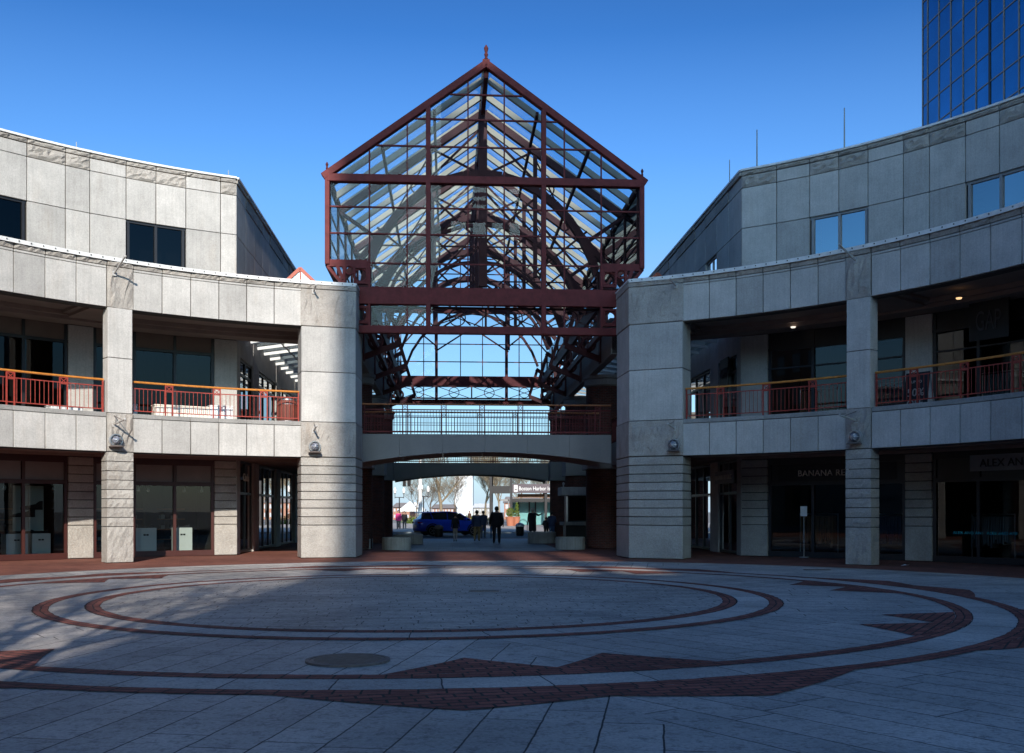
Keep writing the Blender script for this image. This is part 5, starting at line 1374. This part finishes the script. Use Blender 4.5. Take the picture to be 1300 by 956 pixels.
# shelves at the back of the left shop
for a0, a1 in ((-52, -43), (-38.6, -28.5)):
    e = empty('shoe_shelf', C, label='dark back-wall shelving with boxes inside the left shop, %s' % ('outer bay' if a0 < -45 else 'bay next to the gate'), cat='shelf')
    b_ = MB()
    for z in (.5, .9, 1.3, 1.7): b_.arc(a0, a1, RI + 3.4, RI + 3.75, z, z + .03)
    b_.build('boards', 'wood', e)
    rnd = random.Random(int(a0)); b_ = MB(); a = a0 + .3
    while a < a1 - 1:
        for z in (.53, .93, 1.33):
            if rnd.random() < .7: b_.arc(a, a + rnd.uniform(.3, .7), RI + 3.45, RI + 3.7, z, z + rnd.uniform(.1, .2), n=1)
        a += .95
    b_.build('box', 'cl_light', e)

# right shop: window sign, a-board on the gallery, door handles
e = empty('notice_stand', C + pol(36.9, RI - .3), R_(-37), label='slim stand with a white notice outside the dark clothes shop', cat='notice stand')
b_ = MB(); b_.tube((0, 0, 0), (0, 0, 1.5), .02); b_.lathe([(.16, 0), (.16, .03)], n=16); b_.build('post', 'grey', e)
b_ = MB(); b_.box(-.12, .12, -.025, -.021, 1.45, 1.80); b_.build('notice', 'white', e)
p_ = C + pol(51.2, RW + 1.6, 4.6); e = empty('a_board', p_, R_(-52), label='black sale board standing on the right gallery behind the railing', cat='sign')
b_ = MB(); b_.hexa([(-.38, -.25, 0), (.38, -.25, 0), (.38, -.2, 0), (-.38, -.2, 0)], [(-.38, -.03, 1.25), (.38, -.03, 1.25), (.38, .02, 1.25), (-.38, .02, 1.25)]); b_.build('panel', 'black', e)
text('50%', .34, 'cl_light', parent=e, loc=(0, -.18, .52), rot=(R_(80), 0, 0), align='CENTER'); text('OFF', .30, 'cl_light', parent=e, loc=(0, -.23, .20), rot=(R_(80), 0, 0), align='CENTER'); text('UP TO', .12, 'cl_light', parent=e, loc=(0, -.11, .92), rot=(R_(80), 0, 0), align='CENTER')
b_ = MB(); b_.bar((-.36, .35, 0), (-.36, 0, 1.2), .04, .03); b_.bar((.36, .35, 0), (.36, 0, 1.2), .04, .03); b_.build('rear_leg', 'grey', e)

# left gallery: planter barrel and pale boxes by the rail
e = empty('barrel_planter', C + pol(AX - 24.6, RW + .85, 4.62), label='reddish banded barrel on the left gallery next to the gate pier', cat='barrel')
b_ = MB(); b_.lathe([(.30, 0), (.37, .3), (.38, .5), (.36, .75), (.30, 1.0)], n=20); b_.build('staves', 'frame_red2', e)
b_ = MB()
for z in (.15, .72, .9): b_.lathe([(.385 - .12 * abs(z - .5), z), (.385 - .12 * abs(z - .5), z + .05)], n=20, closed=False)
b_.build('hoop', 'steel', e)
for u, w_, h_, m, label in ((31.9, .78, .62, 'white', 'white crate on the left gallery behind the railing'), (36.0, 1.9, .55, 'cream', 'long cream bench box on the left gallery behind the railing'), (41.8, .5, .5, 'cream', 'small cream box on the left gallery beside the free-standing pier'), (48.2, 1.0, .3, 'white', 'low white box on the left gallery, left of the free-standing pier')):
    b_ = MB(); b_.box(-w_ / 2, w_ / 2, -.25, .25, 0, h_); b_.box(-w_ / 2 - .02, w_ / 2 + .02, -.27, .27, h_, h_ + .04)
    a = AX - u; o = b_.build('storage_box', m, loc=C + pol(a, RW + 1.3, 4.62), bevel=.01); o.rotation_euler = (0, 0, -R_(a)); tag(o, label, 'box')
b_ = MB(); b_.face([(-.12, -.05, 0), (.0, -.09, .02), (.11, -.03, .035), (.13, .05, .01), (.02, .08, .03), (-.1, .05, 0)])
tag(b_.build('paper_scrap', 'white', loc=(at(1149, 29.4, .03))), 'scrap of white paper lying on the brick pavement at the right', 'litter')

# racks of clothes inside the right-hand shops
for i, (a, f_) in enumerate(((36.5, 0), (44, 0), (52.5, 0), (58.5, 0), (36.5, 1), (44.2, 1), (53, 1), (59, 1))):
    e = empty('clothes_rack', C + pol(a, RI + 1.6, .03 if not f_ else 4.62), -R_(a), label='rack of %s clothes inside the right building, %s floor, %s' % (('rust-brown', 'dark', 'grey', 'cream')[i % 4], ('ground', 'upper')[f_], ('bay nearest the gate', 'behind the free-standing pier', 'first bay past that pier', 'outermost bay')[i % 4]), cat='clothes rack')
    b_ = MB()
    for x in (-.7, .7): b_.tube((x, 0, 0), (x, 0, 1.5), .02)
    b_.tube((-.72, 0, 1.5), (.72, 0, 1.5), .018); b_.bar((-.7, -.25, .02), (-.7, .25, .02), .04, .03); b_.bar((.7, -.25, .02), (.7, .25, .02), .04, .03); b_.build('frame', 'steel', e)
    rnd = random.Random(i)
    b_ = MB(); x = -.62
    while x < .62:
        h_ = rnd.uniform(.75, 1.05); b_.hexa([(x, -.24, 1.44 - h_), (x + .05, -.24, 1.44 - h_), (x + .05, .24, 1.44 - h_), (x, .24, 1.44 - h_)], [(x + .01, -.2, 1.42), (x + .04, -.2, 1.42), (x + .04, .2, 1.42), (x + .01, .2, 1.42)]); x += rnd.uniform(.06, .10)
    b_.build('garments', ('wood', 'cl_navy', 'cl_light', 'cream')[i % 4], e)
